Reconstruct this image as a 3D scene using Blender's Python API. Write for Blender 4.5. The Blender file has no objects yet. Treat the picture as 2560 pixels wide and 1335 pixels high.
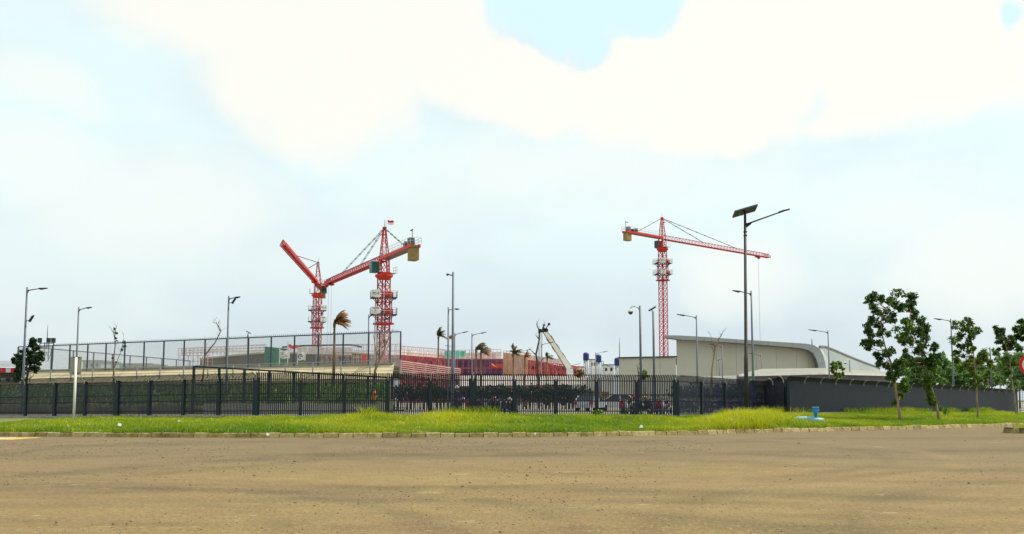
import bpy, math, random
import numpy as np
from mathutils import Vector, Matrix
random.seed(7); rng = np.random.default_rng(11)
S = bpy.context.scene
COL = S.collection
R = math.radians

# ------------------------------------------------------------------ camera, sky, sun, exposure
F = 2400.0; PITCH = 5.08; SHIFT = 119.0; CAMZ = 1.55
cd = bpy.data.cameras.new('camera'); cam = bpy.data.objects.new('camera', cd); COL.objects.link(cam)
cam.location = (0, 0, CAMZ); cam.rotation_euler = (R(90 + PITCH), 0, 0)
cd.sensor_width = 36; cd.lens = 36 * F / 2560; cd.shift_y = SHIFT / 2560; cd.clip_end = 9000; cd.clip_start = .1
S.camera = cam
S.view_settings.view_transform = 'Standard'; S.view_settings.look = 'None'
S.view_settings.exposure = 0.5; S.view_settings.gamma = 1; S.view_settings.use_curve_mapping = False
SUN_EL, SUN_AZ = 57.0, 74.0          # azimuth clockwise from +Y (the view direction)
SUN_DIR = Vector((math.sin(R(SUN_AZ)) * math.cos(R(SUN_EL)), math.cos(R(SUN_AZ)) * math.cos(R(SUN_EL)), math.sin(R(SUN_EL))))
sd = bpy.data.lights.new('sun', 'SUN'); sd.energy = 3.6; sd.angle = R(1.2); sd.color = (1.0, .93, .80)
sun = bpy.data.objects.new('sun', sd); COL.objects.link(sun)
sun.rotation_euler = (-SUN_DIR).to_track_quat('-Z', 'Y').to_euler(); sun.location = (30, -20, 60)

W = bpy.data.worlds.new('World'); S.world = W; W.use_nodes = True
def sky_world():
    nt = W.node_tree; N = nt.nodes; L = nt.links; N.clear()
    def m(op, a, b=None, c=None, clamp=False):
        n = N.new('ShaderNodeMath'); n.operation = op; n.use_clamp = clamp
        for i, v in enumerate((a, b, c)):
            if v is None: continue
            if isinstance(v, (int, float)): n.inputs[i].default_value = v
            else: L.new(v, n.inputs[i])
        return n.outputs[0]
    def sm(x, lo, hi):
        n = N.new('ShaderNodeMapRange'); n.interpolation_type = 'SMOOTHSTEP'
        L.new(x, n.inputs[0]); n.inputs[1].default_value = lo; n.inputs[2].default_value = hi
        return n.outputs[0]
    def mixc(f, a, b):
        n = N.new('ShaderNodeMix'); n.data_type = 'RGBA'; L.new(f, n.inputs[0])
        for v, i in ((a, 6), (b, 7)):
            if isinstance(v, tuple): n.inputs[i].default_value = (*v, 1)
            else: L.new(v, n.inputs[i])
        return n.outputs[2]
    tc = N.new('ShaderNodeTexCoord')
    def noise(scale, detail, rough=.55, off=(0, 0, 0), stretch=(1, 1, 1)):
        mp = N.new('ShaderNodeMapping'); L.new(tc.outputs['Generated'], mp.inputs[0])
        mp.inputs[1].default_value = off; mp.inputs[3].default_value = stretch
        n = N.new('ShaderNodeTexNoise'); L.new(mp.outputs[0], n.inputs['Vector'])
        n.inputs['Scale'].default_value = scale; n.inputs['Detail'].default_value = detail; n.inputs['Roughness'].default_value = rough
        return n.outputs[0]
    sx = N.new('ShaderNodeSeparateXYZ'); L.new(tc.outputs['Generated'], sx.inputs[0])
    az = m('ARCTAN2', sx.outputs[0], sx.outputs[1]); el = m('ARCSINE', sx.outputs[2])
    n1 = m('SUBTRACT', noise(7, 6), .5); n2 = m('SUBTRACT', noise(7, 6, off=(3, 7, 1)), .5)
    azw = m('ADD', az, m('MULTIPLY', n1, .16)); elw = m('ADD', el, m('MULTIPLY', n2, .10))
    def ell(cx, cy, rx, ry, w=1.0):
        a = math.atan((cx - 1280) / F); e = math.atan((1000 - cy) / F * math.cos(a))
        dx = m('MULTIPLY', m('SUBTRACT', azw, a), F / rx); dy = m('MULTIPLY', m('SUBTRACT', elw, e), F / ry)
        d = m('ADD', m('MULTIPLY', dx, dx), m('MULTIPLY', dy, dy))
        return m('MULTIPLY', m('MAXIMUM', m('SUBTRACT', 1, d), 0), w)
    clouds = [(700, -80, 560, 210, 1), (780, 160, 290, 250, 1), (1080, 60, 260, 190, 1), (1350, 230, 240, 110, 1), (1250, 170, 200, 130, 1),
              (1560, 240, 220, 150, 1), (1640, 170, 170, 120, 1), (2000, 60, 420, 260, 1.2), (1780, 300, 200, 90, 1), (2280, 190, 330, 130, 1), (2500, 0, 240, 240, 1),
              (1000, -260, 2200, 180, .8),
              ]
    soft = [(2480, 650, 260, 190, 1), (1850, 690, 230, 150, .8), (110, 190, 150, 90, .9), (380, 500, 420, 170, .8), (60, 400, 260, 130, .8), (1000, 330, 90, 70, .7), (1500, 430, 700, 160, .6), (2300, 470, 420, 120, .5), (700, 620, 500, 120, .35)]
    gaps = [(1440, -10, 170, 120, 1.3), (1610, -25, 140, 100, 1.25), (1475, 95, 90, 70, 1.1), (2572, 25, 55, 50, 1.1), (2075, 220, 50, 70, .5)]
    cm = None
    for c in clouds:
        e = ell(*c); cm = e if cm is None else m('MAXIMUM', cm, e)
    wm = None
    for c in soft:
        e = ell(*c); wm = e if wm is None else m('MAXIMUM', wm, e)
    gm = None
    for c in gaps:
        e = ell(*c); gm = e if gm is None else m('MAXIMUM', gm, e)
    cm = m('SUBTRACT', cm, gm)
    front = sm(sx.outputs[1], .60, .82)                    # the clouds seen here; elsewhere broken cloud of the same kind
    gen = m('MULTIPLY', m('SUBTRACT', noise(2.6, 5, off=(5, 2, 8)), .42), 2.5)
    fm = N.new('ShaderNodeMix'); fm.data_type = 'FLOAT'; L.new(front, fm.inputs[0]); L.new(gen, fm.inputs[2]); L.new(cm, fm.inputs[3])
    body = m('ADD', fm.outputs[0], m('MULTIPLY', m('SUBTRACT', noise(16, 5), .5), .22))
    mask = sm(body, -.06, .56)
    # haze between the clouds: pale, a little bluer higher up
    up = sm(sx.outputs[2], .03, .21)
    hz = mixc(up, (.485, .562, .603), (.615, .735, .735))
    patch = sm(noise(4.5, 4, off=(1, 4, 2), stretch=(1, 1, 2.2)), .42, .66)
    hz = mixc(m('MULTIPLY', patch, .35), hz, (.50, .575, .63))
    glow = sm(noise(3.6, 4, off=(9, 1, 3), stretch=(1, 1, 2.0)), .45, .68)
    hz = mixc(m('MULTIPLY', glow, .50), hz, (.66, .72, .70))
    hz = mixc(m('MULTIPLY', m('MULTIPLY', sm(wm, .0, .9), front), .75), hz, (.71, .735, .70))
    hz = mixc(m('MULTIPLY', sm(gm, .1, .9), front), hz, (.545, .722, .74))
    col = mixc(mask, hz, (.742, .738, .675))
    sky = N.new('ShaderNodeTexSky'); sky.sky_type = 'NISHITA'; sky.sun_disc = False
    sky.sun_elevation = R(SUN_EL); sky.sun_rotation = R(SUN_AZ); sky.dust_density = 3
    b1 = N.new('ShaderNodeBackground'); L.new(sky.outputs[0], b1.inputs[0]); b1.inputs[1].default_value = .10
    b2 = N.new('ShaderNodeBackground'); L.new(col, b2.inputs[0]); b2.inputs[1].default_value = 1.0
    mx = N.new('ShaderNodeMixShader'); mx.inputs[0].default_value = .92
    L.new(b1.outputs[0], mx.inputs[1]); L.new(b2.outputs[0], mx.inputs[2])
    out = N.new('ShaderNodeOutputWorld'); L.new(mx.outputs[0], out.inputs[0])
sky_world()

# ------------------------------------------------------------------ helpers
_sp, _cp = math.sin(R(PITCH)), math.cos(R(PITCH))
def P(px, py, Y):
    """the point of the place that the photograph shows at (px, py), Y metres ahead"""
    xn = (px - 1280) / F; yn = (667.5 - py + SHIFT) / F
    t = Y / (_cp - yn * _sp)
    return Vector((xn * t, Y, CAMZ + t * (_sp + yn * _cp)))
def X_at(px, Y, py=950): return P(px, py, Y).x
def Z_at(py, Y): return P(1280, py, Y).z

class MB:
    def __init__(s): s.v = []; s.f = []
    def add(s, vs, fs):
        b = len(s.v); s.v += [tuple(v) for v in vs]; s.f += [tuple(i + b for i in f) for f in fs]; return s
    def box(s, c, d, rz=0, taper=1.0):
        x, y, z = d[0] / 2, d[1] / 2, d[2] / 2; ca, sa = math.cos(rz), math.sin(rz); o = []
        for k in (-1, 1):
            t = taper if k > 0 else 1
            for a, b in ((-1, -1), (1, -1), (1, 1), (-1, 1)):
                X, Y = a * x * t, b * y * t
                o.append((c[0] + X * ca - Y * sa, c[1] + X * sa + Y * ca, c[2] + k * z))
        return s.add(o, [(0, 3, 2, 1), (4, 5, 6, 7), (0, 1, 5, 4), (1, 2, 6, 5), (2, 3, 7, 6), (3, 0, 4, 7)])
    def bar(s, a, b, w, h=None, up=(0, 0, 1)):
        a, b = Vector(a), Vector(b); h = h or w; d = (b - a).normalized(); u = Vector(up)
        if abs(d.dot(u)) > .95: u = Vector((1, 0, 0))
        p = d.cross(u).normalized(); q = p.cross(d); o = []
        for e in (a, b):
            for i, j in ((-1, -1), (1, -1), (1, 1), (-1, 1)): o.append(e + p * (i * w / 2) + q * (j * h / 2))
        return s.add(o, [(0, 3, 2, 1), (4, 5, 6, 7), (0, 1, 5, 4), (1, 2, 6, 5), (2, 3, 7, 6), (3, 0, 4, 7)])
    def tube(s, pts, rad, n=6, cap=True):
        pts = [Vector(p) for p in pts]; rad = [rad] * len(pts) if isinstance(rad, (int, float)) else rad
        o = []; fs = []; pp = None
        for i, p in enumerate(pts):
            d = (pts[min(i + 1, len(pts) - 1)] - pts[max(i - 1, 0)]).normalized()
            if pp is None:
                u = Vector((0, 0, 1)) if abs(d.z) < .9 else Vector((1, 0, 0)); pp = d.cross(u).normalized()
            else:
                pp = (pp - d * pp.dot(d)).normalized()
            q = d.cross(pp)
            for k in range(n):
                a = 2 * math.pi * k / n; o.append(p + (pp * math.cos(a) + q * math.sin(a)) * rad[i])
        for i in range(len(pts) - 1):
            for k in range(n):
                k2 = (k + 1) % n; fs.append((i * n + k, i * n + k2, (i + 1) * n + k2, (i + 1) * n + k))
        if cap: fs.append(tuple(range(n))[::-1]); fs.append(tuple(range((len(pts) - 1) * n, len(pts) * n)))
        return s.add(o, fs)
    def prism(s, prof, y0, y1):
        """profile in x-z, extruded along y"""
        n = len(prof); o = [(x, y0, z) for x, z in prof] + [(x, y1, z) for x, z in prof]
        return s.add(o, [tuple(range(n)), tuple(range(2 * n - 1, n - 1, -1))] + [(i, i + n, (i + 1) % n + n, (i + 1) % n) for i in range(n)])
    def quad(s, a, b, c, d): return s.add([a, b, c, d], [(0, 1, 2, 3)])
    def mesh(s, name, mt, smooth=False):
        me = bpy.data.meshes.new(name); me.from_pydata(s.v, [], s.f); me.materials.append(mt)
        if smooth: me.shade_smooth()
        me.update(); return me
    def build(s, name, mt, parent=None, smooth=False, loc=None):
        o = bpy.data.objects.new(name, s.mesh(name, mt, smooth)); COL.objects.link(o)
        if parent is not None: o.parent = parent
        if loc is not None: o.location = loc
        return o
def place(name, me, parent, loc=(0, 0, 0), rz=0, sc=None):
    o = bpy.data.objects.new(name, me); COL.objects.link(o); o.parent = parent; o.location = loc; o.rotation_euler = (0, 0, rz)
    if sc: o.scale = sc
    return o
def tag(o, label=None, cat=None, group=None, kind=None):
    if label: o['label'] = label
    if cat: o['category'] = cat
    if group: o['group'] = group
    if kind: o['kind'] = kind
    return o
def thing(name, label, cat, loc=(0, 0, 0), rz=0, group=None):
    o = bpy.data.objects.new(name, None); COL.objects.link(o); o.empty_display_size = .3
    o.location = loc; o.rotation_euler = (0, 0, rz); return tag(o, label, cat, group)
def kids(o): return [c for c in bpy.data.objects if c.parent == o]
def copy_tree(src, parent=None, tree=None):
    c = src.copy(); COL.objects.link(c); c.parent = parent
    for ch in (tree if tree is not None else kids(src)): copy_tree(ch, c)
    return c

def mat(name, col, rough=.7, var=.18, scale=3.0, metal=0.0, bump=0.0, dirt=None, coords='Object', spec=.3, stretch=(1, 1, 1)):
    M = bpy.data.materials.new(name); M.use_nodes = True; nt = M.node_tree; N = nt.nodes; L = nt.links
    b = N['Principled BSDF']; b.inputs['Roughness'].default_value = rough; b.inputs['Metallic'].default_value = metal
    b.inputs['Specular IOR Level'].default_value = spec
    tc = N.new('ShaderNodeTexCoord'); mp = N.new('ShaderNodeMapping'); L.new(tc.outputs['Object' if coords == 'World' else coords], mp.inputs[0]); mp.inputs[3].default_value = stretch
    if coords == 'World':
        ge = N.new('ShaderNodeNewGeometry'); L.new(ge.outputs['Position'], mp.inputs[0])
    n = N.new('ShaderNodeTexNoise'); L.new(mp.outputs[0], n.inputs['Vector']); n.inputs['Scale'].default_value = scale; n.inputs['Detail'].default_value = 5
    r = N.new('ShaderNodeValToRGB'); L.new(n.outputs[0], r.inputs[0])
    lo = tuple(c * (1 - var) for c in col); hi = tuple(min(1, c * (1 + var)) for c in col)
    r.color_ramp.elements[0].position = .3; r.color_ramp.elements[1].position = .7
    r.color_ramp.elements[0].color = (*lo, 1); r.color_ramp.elements[1].color = (*hi, 1)
    out = r.outputs[0]
    if dirt:
        n2 = N.new('ShaderNodeTexNoise'); L.new(mp.outputs[0], n2.inputs['Vector']); n2.inputs['Scale'].default_value = scale * .37; n2.inputs['Detail'].default_value = 7
        n2.inputs['Roughness'].default_value = .7
        mr = N.new('ShaderNodeMapRange'); L.new(n2.outputs[0], mr.inputs[0]); mr.inputs[1].default_value = .48; mr.inputs[2].default_value = .68; mr.inputs[4].default_value = .75
        mx = N.new('ShaderNodeMix'); mx.data_type = 'RGBA'; L.new(mr.outputs[0], mx.inputs[0]); L.new(out, mx.inputs[6]); mx.inputs[7].default_value = (*dirt, 1); out = mx.outputs[2]
    L.new(out, b.inputs['Base Color'])
    if bump:
        bp = N.new('ShaderNodeBump'); bp.inputs['Strength'].default_value = bump; bp.inputs['Distance'].default_value = .02
        L.new(n.outputs[0], bp.inputs['Height']); L.new(bp.outputs[0], b.inputs['Normal'])
    return M
def leaf_mat(name, c1, c2, trans=.35):
    """foliage: colour differs leaf by leaf through a stored random value"""
    M = bpy.data.materials.new(name); M.use_nodes = True; nt = M.node_tree; N = nt.nodes; L = nt.links; N.clear()
    at = N.new('ShaderNodeAttribute'); at.attribute_name = 'var'
    mx = N.new('ShaderNodeMix'); mx.data_type = 'RGBA'; L.new(at.outputs['Fac'], mx.inputs[0]); mx.inputs[6].default_value = (*c1, 1); mx.inputs[7].default_value = (*c2, 1)
    d = N.new('ShaderNodeBsdfDiffuse'); L.new(mx.outputs[2], d.inputs[0])
    t = N.new('ShaderNodeBsdfTranslucent'); L.new(mx.outputs[2], t.inputs[0])
    g = N.new('ShaderNodeBsdfGlossy'); g.inputs['Roughness'].default_value = .45; g.inputs[0].default_value = (.8, .85, .8, 1)
    a = N.new('ShaderNodeMixShader'); a.inputs[0].default_value = trans; L.new(d.outputs[0], a.inputs[1]); L.new(t.outputs[0], a.inputs[2])
    b = N.new('ShaderNodeMixShader'); b.inputs[0].default_value = .04; L.new(a.outputs[0], b.inputs[1]); L.new(g.outputs[0], b.inputs[2])
    o = N.new('ShaderNodeOutputMaterial'); L.new(b.outputs[0], o.inputs[0]); return M
def mesh_net(name, col, pitch, wire, soft=0.0):
    """woven or linked wire: opaque wires, real holes between them"""
    M = bpy.data.materials.new(name); M.use_nodes = True; nt = M.node_tree; N = nt.nodes; L = nt.links
    b = N['Principled BSDF']; b.inputs['Base Color'].default_value = (*col, 1); b.inputs['Roughness'].default_value = .6
    tc = N.new('ShaderNodeTexCoord'); sx = N.new('ShaderNodeSeparateXYZ'); L.new(tc.outputs['UV'], sx.inputs[0])
    def m(op, a, c=0.0):
        n = N.new('ShaderNodeMath'); n.operation = op
        for i, v in enumerate((a, c)):
            if isinstance(v, (int, float)): n.inputs[i].default_value = v
            else: L.new(v, n.inputs[i])
        return n.outputs[0]
    u = m('DIVIDE', m('ADD', sx.outputs[0], sx.outputs[1]), pitch); v = m('DIVIDE', m('SUBTRACT', sx.outputs[0], sx.outputs[1]), pitch)
    fu = m('LESS_THAN', m('FRACT', u), wire); fv = m('LESS_THAN', m('FRACT', v), wire)
    a = m('MAXIMUM', fu, fv)
    if soft: a = m('MAXIMUM', a, soft)
    L.new(a, b.inputs['Alpha']); return M

MT = {}
MT['picket'] = mat('picket_paint', (.009, .014, .032), .42, .25, 6, dirt=(.014, .020, .036), spec=.35)
MT['post'] = mat('fence_post_paint', (.012, .023, .034), .5, .2, 2, dirt=(.020, .030, .036))
MT['arm'] = mat('galvanised_arm', (.30, .29, .24), .5, .15, 6)
MT['galv'] = mat('galvanised_steel', (.105, .125, .15), .5, .18, 2.5, metal=.2, dirt=(.08, .09, .10))
MT['darkmetal'] = mat('dark_fitting', (.035, .038, .042), .5, .2, 5)
MT['blackpole'] = mat('black_pole_paint', (.018, .021, .023), .6, .3, 3, dirt=(.055, .058, .05))
MT['conc'] = mat('concrete', (.34, .33, .29), .9, .15, 2.2, bump=.2, dirt=(.22, .2, .16))
MT['conc_dark'] = mat('dark_concrete', (.115, .09, .082), .9, .25, .5, dirt=(.06, .05, .055))  # dark brown-grey concrete of the deck slabs and columns
MT['red'] = mat('crane_red', (.47, .016, .022), .55, .28, .9, dirt=(.27, .015, .02), coords='World')
MT['redlight'] = mat('crane_red_boards', (.56, .035, .018), .5, .2, 1.5)
MT['scaf'] = mat('scaffold_red_oxide', (.46, .07, .075), .6, .35, .6, dirt=(.62, .30, .27), coords='World')
MT['scaforange'] = mat('scaffold_orange', (.56, .10, .07), .6, .25, .6)
MT['scafpink'] = mat('scaffold_faded', (.56, .36, .34), .7, .25, .8)
MT['form'] = mat('formwork_white', (.80, .74, .72), .8, .12, .4, dirt=(.66, .50, .48))
MT['formtan'] = mat('formwork_timber', (.66, .44, .30), .8, .2, 1.2, dirt=(.54, .32, .2))
MT['purple'] = mat('under_deck_shade', (.11, .07, .14), .8, .4, .5)  # dark purple of the shade under the deck, painted on backing panels
MT['railgrey'] = mat('railing_grey', (.34, .35, .33), .5, .12, 3)
MT['tan'] = mat('counterweight_concrete', (.28, .19, .08), .9, .15, 1.2, dirt=(.2, .13, .06))
MT['cab'] = mat('cab_green', (.012, .10, .085), .4, .2, 3)
MT['glassdark'] = mat('dark_glass', (.015, .025, .03), .08, .1, 2, spec=.6)
MT['white'] = mat('white_paint', (.74, .74, .70), .6, .06, 3, dirt=(.6, .58, .5))
MT['whiterail'] = mat('pale_rail', (.55, .56, .55), .6, .1, 3)
MT['ink'] = mat('black_lettering', (.012, .012, .014), .6, .1, 3)
MT['rope'] = mat('steel_rope', (.10, .08, .085), .6, .1, 3)
MT['wallgrey'] = mat('cladding_grey', (.46, .445, .375), .7, .05, .35, dirt=(.42, .405, .34))
MT['fascia'] = mat('roof_sheet', (.35, .39, .385), .5, .08, .4, metal=.1, dirt=(.29, .325, .32))
MT['canopyroof'] = mat('canopy_roof', (.22, .22, .19), .6, .08, .3)
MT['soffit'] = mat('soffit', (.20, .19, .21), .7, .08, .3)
MT['retain'] = mat('retaining_stone', (.52, .44, .28), .9, .12, .5, dirt=(.42, .36, .19), bump=.2, coords='World')
MT['pave'] = mat('yard_concrete', (.27, .255, .215), .9, .12, .5, dirt=(.2, .18, .14))
MT['bank'] = mat('bank_soil', (.13, .12, .055), .95, .5, 1.2, dirt=(.07, .085, .03), bump=.4)
MT['farground'] = mat('far_ground', (.12, .12, .06), .95, .3, .02)
MT['bark'] = mat('bark', (.17, .125, .08), .9, .3, 6, bump=.4, dirt=(.1, .075, .05), stretch=(1, 1, .3))
MT['palebark'] = mat('pale_bark', (.26, .20, .13), .9, .35, 5, bump=.3, dirt=(.16, .09, .05), stretch=(1, 1, .3))
MT['deadbark'] = mat('dead_bark', (.075, .06, .045), .9, .3, 6)
MT['leaf'] = leaf_mat('leaf_green', (.020, .066, .017), (.15, .27, .02))
MT['leafbright'] = leaf_mat('leaf_bright', (.04, .10, .013), (.17, .27, .02))
MT['leaffar'] = leaf_mat('leaf_far', (.06, .135, .05), (.18, .30, .07))
MT['leafshade'] = leaf_mat('leaf_bush', (.014, .04, .016), (.05, .10, .022))
MT['dryfrond'] = leaf_mat('dry_frond', (.16, .075, .022), (.34, .17, .05), .25)
MT['greenfrond'] = leaf_mat('green_frond', (.025, .03, .013), (.13, .095, .03), .25)
MT['grass'] = leaf_mat('grass_blade', (.15, .27, .004), (.52, .53, .010), .48)
MT['blue'] = mat('hydrant_blue', (.03, .26, .55), .45, .15, 5, dirt=(.05, .2, .36))
MT['bluepipe'] = mat('pipe_blue', (.20, .42, .52), .6, .2, 3, dirt=(.25, .33, .30))
MT['navy'] = mat('silo_navy', (.025, .04, .17), .5, .25, .8, dirt=(.02, .025, .08))
MT['silo'] = mat('silo_grey', (.33, .36, .37), .5, .12, .6, metal=.2)
MT['cloth'] = mat('shade_cloth', (.015, .026, .050), .9, .30, .5, dirt=(.022, .034, .056))
MT['netgreen'] = mat('safety_net', (.022, .17, .11), .9, .25, .5, dirt=(.05, .25, .19))
MT['netpale'] = mat('safety_net_pale', (.20, .52, .43), .9, .25, .5, dirt=(.10, .42, .34))
MT['boom'] = mat('boom_cream', (.80, .78, .70), .5, .06, .5)
MT['flagred'] = mat('flag_red', (.60, .012, .055), .8, .12, 1)
MT['flagwhite'] = mat('flag_white', (.74, .72, .70), .8, .06, 1)
MT['signred'] = mat('sign_red', (.55, .012, .03), .5, .08, 3)
MT['signface'] = mat('sign_face', (.72, .68, .45), .5, .06, 3)
MT['signback'] = mat('sign_back', (.30, .30, .25), .55, .12, 4)
MT['yellow'] = mat('road_yellow', (.62, .40, .06), .8, .25, 7, dirt=(.30, .22, .1))
MT['roadwhite'] = mat('road_white', (.60, .55, .43), .8, .2, 7, dirt=(.30, .24, .15))
MT['kerb'] = [mat('kerb_concrete_%s' % w, c, .9, .28, 7, bump=.4, dirt=d, coords='World') for w, c, d in (('a', (.30, .235, .10), (.085, .075, .016)), ('b', (.25, .19, .075), (.07, .062, .013)), ('c', (.36, .285, .135), (.12, .095, .026)))]
MT['tyre'] = mat('tyre_rubber', (.012, .012, .013), .8, .2, 5)
MT['chrome'] = mat('bright_metal', (.45, .45, .45), .25, .1, 4, metal=.8)
MT['carwhite'] = mat('car_white', (.72, .72, .76), .3, .04, 1, spec=.5)
MT['carsilver'] = mat('car_silver', (.52, .53, .60), .3, .04, 1, spec=.5)
MT['lampred'] = mat('tail_lamp', (.55, .015, .02), .3, .1, 3)
MT['bikeblack'] = mat('bike_black', (.015, .016, .02), .35, .2, 3, spec=.5)
MT['bikered'] = mat('bike_red', (.45, .015, .02), .35, .1, 3, spec=.5)
MT['bikeblue'] = mat('bike_blue', (.02, .05, .28), .35, .1, 3, spec=.5)
MT['bikewhite'] = mat('bike_white', (.6, .58, .62), .35, .1, 3, spec=.5)
MT['purplehelmet'] = mat('helmet_purple', (.30, .10, .50), .3, .1, 3, spec=.5)
MT['orange'] = mat('hi_vis_orange', (.75, .16, .03), .8, .1, 4)
MT['skin'] = mat('skin', (.30, .16, .09), .6, .08, 6)
MT['trouser'] = mat('dark_cloth', (.02, .025, .045), .85, .2, 5)
MT['hair'] = mat('hair_black', (.012, .01, .01), .6, .2, 9)
MT['shedroof'] = mat('shed_roof', (.20, .22, .25), .5, .1, .3)
MT['pebble'] = mat('pebble_stone', (.075, .055, .03), .9, .8, 9.0, coords='Object', dirt=(.24, .19, .11))
MT['chain'] = mesh_net('chain_link_wire', (.34, .36, .34), .11, .15, .0)

def road_mat():
    M = bpy.data.materials.new('dusty_asphalt'); M.use_nodes = True; nt = M.node_tree; N = nt.nodes; L = nt.links
    b = N['Principled BSDF']; b.inputs['Roughness'].default_value = .93; b.inputs['Specular IOR Level'].default_value = .15
    tc = N.new('ShaderNodeTexCoord')
    def noise(scale, det, stretch=(1, 1, 1), rot=0, rough=.55, dist=0):
        mp = N.new('ShaderNodeMapping'); L.new(tc.outputs['Object'], mp.inputs[0]); mp.inputs[3].default_value = stretch; mp.inputs[2].default_value = (0, 0, rot)
        n = N.new('ShaderNodeTexNoise'); L.new(mp.outputs[0], n.inputs['Vector']); n.inputs['Scale'].default_value = scale; n.inputs['Detail'].default_value = det
        n.inputs['Roughness'].default_value = rough; n.inputs['Distortion'].default_value = dist; return n.outputs[0]
    def rng_(x, lo, hi, a=0., c=1.):
        n = N.new('ShaderNodeMapRange'); L.new(x, n.inputs[0]); n.inputs[1].default_value = lo; n.inputs[2].default_value = hi; n.inputs[3].default_value = a; n.inputs[4].default_value = c; return n.outputs[0]
    def mix(f, a, c):
        n = N.new('ShaderNodeMix'); n.data_type = 'RGBA'; L.new(f, n.inputs[0])
        for v, i in ((a, 6), (c, 7)):
            if isinstance(v, tuple): n.inputs[i].default_value = (*v, 1)
            else: L.new(v, n.inputs[i])
        return n.outputs[2]
    c = mix(rng_(noise(.16, 5), .35, .65), (.226, .168, .066), (.220, .152, .073))
    sx = N.new('ShaderNodeSeparateXYZ'); L.new(tc.outputs['Object'], sx.inputs[0])
    ad = N.new('ShaderNodeMath'); ad.operation = 'MULTIPLY_ADD'; L.new(noise(.12, 4), ad.inputs[0]); ad.inputs[1].default_value = 14; L.new(sx.outputs[1], ad.inputs[2])
    c = mix(rng_(ad.outputs[0], 27, 38, 0, .85), c, (.150, .118, .074))      # less dust on the carriageway by the kerb
    def arc(cx, cy, r0, w, amt, colr):
        # curved tyre sweep: a band of the circle round (cx, cy)
        nonlocal c
        v = N.new('ShaderNodeVectorMath'); v.operation = 'DISTANCE'; L.new(tc.outputs['Object'], v.inputs[0]); v.inputs[1].default_value = (cx, cy, 0)
        a = N.new('ShaderNodeMath'); a.operation = 'SUBTRACT'; L.new(v.outputs['Value'], a.inputs[0]); a.inputs[1].default_value = r0
        wb = N.new('ShaderNodeMath'); wb.operation = 'MULTIPLY_ADD'; L.new(noise(.5, 4), wb.inputs[0]); wb.inputs[1].default_value = w * 1.2; L.new(a.outputs[0], wb.inputs[2])
        b_ = N.new('ShaderNodeMath'); b_.operation = 'ABSOLUTE'; L.new(wb.outputs[0], b_.inputs[0])
        k = N.new('ShaderNodeMath'); k.operation = 'MULTIPLY'; L.new(rng_(b_.outputs[0], w, 0, 0, amt), k.inputs[0]); L.new(rng_(noise(.35, 5, rough=.65), .34, .56), k.inputs[1])
        c = mix(k.outputs[0], c, colr)
    dk, dk2, lt = (.078, .062, .038), (.088, .066, .034), (.27, .20, .095)
    arc(-8, 118, 92.5, 2.4, .85, dk); arc(-26, 60, 31, 2.5, .6, dk); arc(20, 8, 33, 1.5, .75, dk); arc(20, 8, 30.6, .8, .55, dk2)
    arc(-7.5, 10.5, 7.0, .55, .7, dk); arc(-7.5, 10.5, 8.7, .45, .6, dk2); arc(-7.5, 10.5, 5.2, .4, .5, dk2); arc(16, 8, 13, .8, .6, dk2); arc(16, 8, 15.2, .6, .5, dk2); arc(16, 8, 10.5, .7, .5, lt)
    arc(-2, 30, 13, .5, .55, dk2); arc(-2, 30, 14.6, .5, .5, lt); arc(9, 34, 16, .6, .5, dk2)
    arc(-2, -8, 25.5, 1.0, .65, dk2); arc(-2, -8, 23.6, .7, .55, dk2); arc(-3, -10, 30, 1.4, .45, lt); arc(-12, -4, 22.5, .8, .6, dk)
    arc(30, 60, 44, 1.2, .5, dk2); arc(30, 60, 40.5, 1.0, .5, dk); arc(2, 60, 46.5, .9, .5, lt); arc(2, 60, 48.6, .6, .45, dk2)
    c = mix(rng_(noise(.8, 6, (.07, 1, 1), -.22, .6), .50, .74, 0, .50), c, (.125, .095, .05))
    c = mix(rng_(noise(.5, 6, (.14, 1, 1), .35, .6), .54, .72, 0, .45), c, (.23, .165, .072))    # drifted dust
    c = mix(rng_(noise(.30, 5, (.6, 1, 1), 0, .6), .48, .68, 0, .5), c, (.215, .140, .076))      # reddish soil
    c = mix(rng_(noise(16, 4, (1, .40, 1), .2, .75), .54, .64, 0, .75), c, (.30, .235, .13))          # light grit
    c = mix(rng_(noise(19, 4, (1, .42, 1), -.15, .75), .55, .64, 0, .85), c, (.062, .045, .02))
    c = mix(rng_(noise(46, 3, (1, .45, 1), .1, .7), .45, .66, 0, .5), c, (.095, .068, .03))
    c = mix(rng_(noise(2.3, 7, (.6, .8, 1), .3, .75), .45, .66, 0, .42), c, (.12, .088, .042))       # dark grit
    c = mix(rng_(noise(1.5, 5, (.5, 1, 1), .05, .75), .62, .70, 0, .75), c, (.36, .30, .18))     # scraped pale flecks
    L.new(c, b.inputs['Base Color'])
    bp = N.new('ShaderNodeBump'); bp.inputs['Strength'].default_value = .5; bp.inputs['Distance'].default_value = .012
    L.new(noise(22, 4), bp.inputs['Height']); L.new(bp.outputs[0], b.inputs['Normal'])
    return M
MT['road'] = road_mat()
def soil_mat():
    M = mat('verge_soil', (.12, .135, .035), .95, .35, 1.1, dirt=(.20, .165, .055), bump=.4); return M
MT['soil'] = soil_mat()

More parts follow.
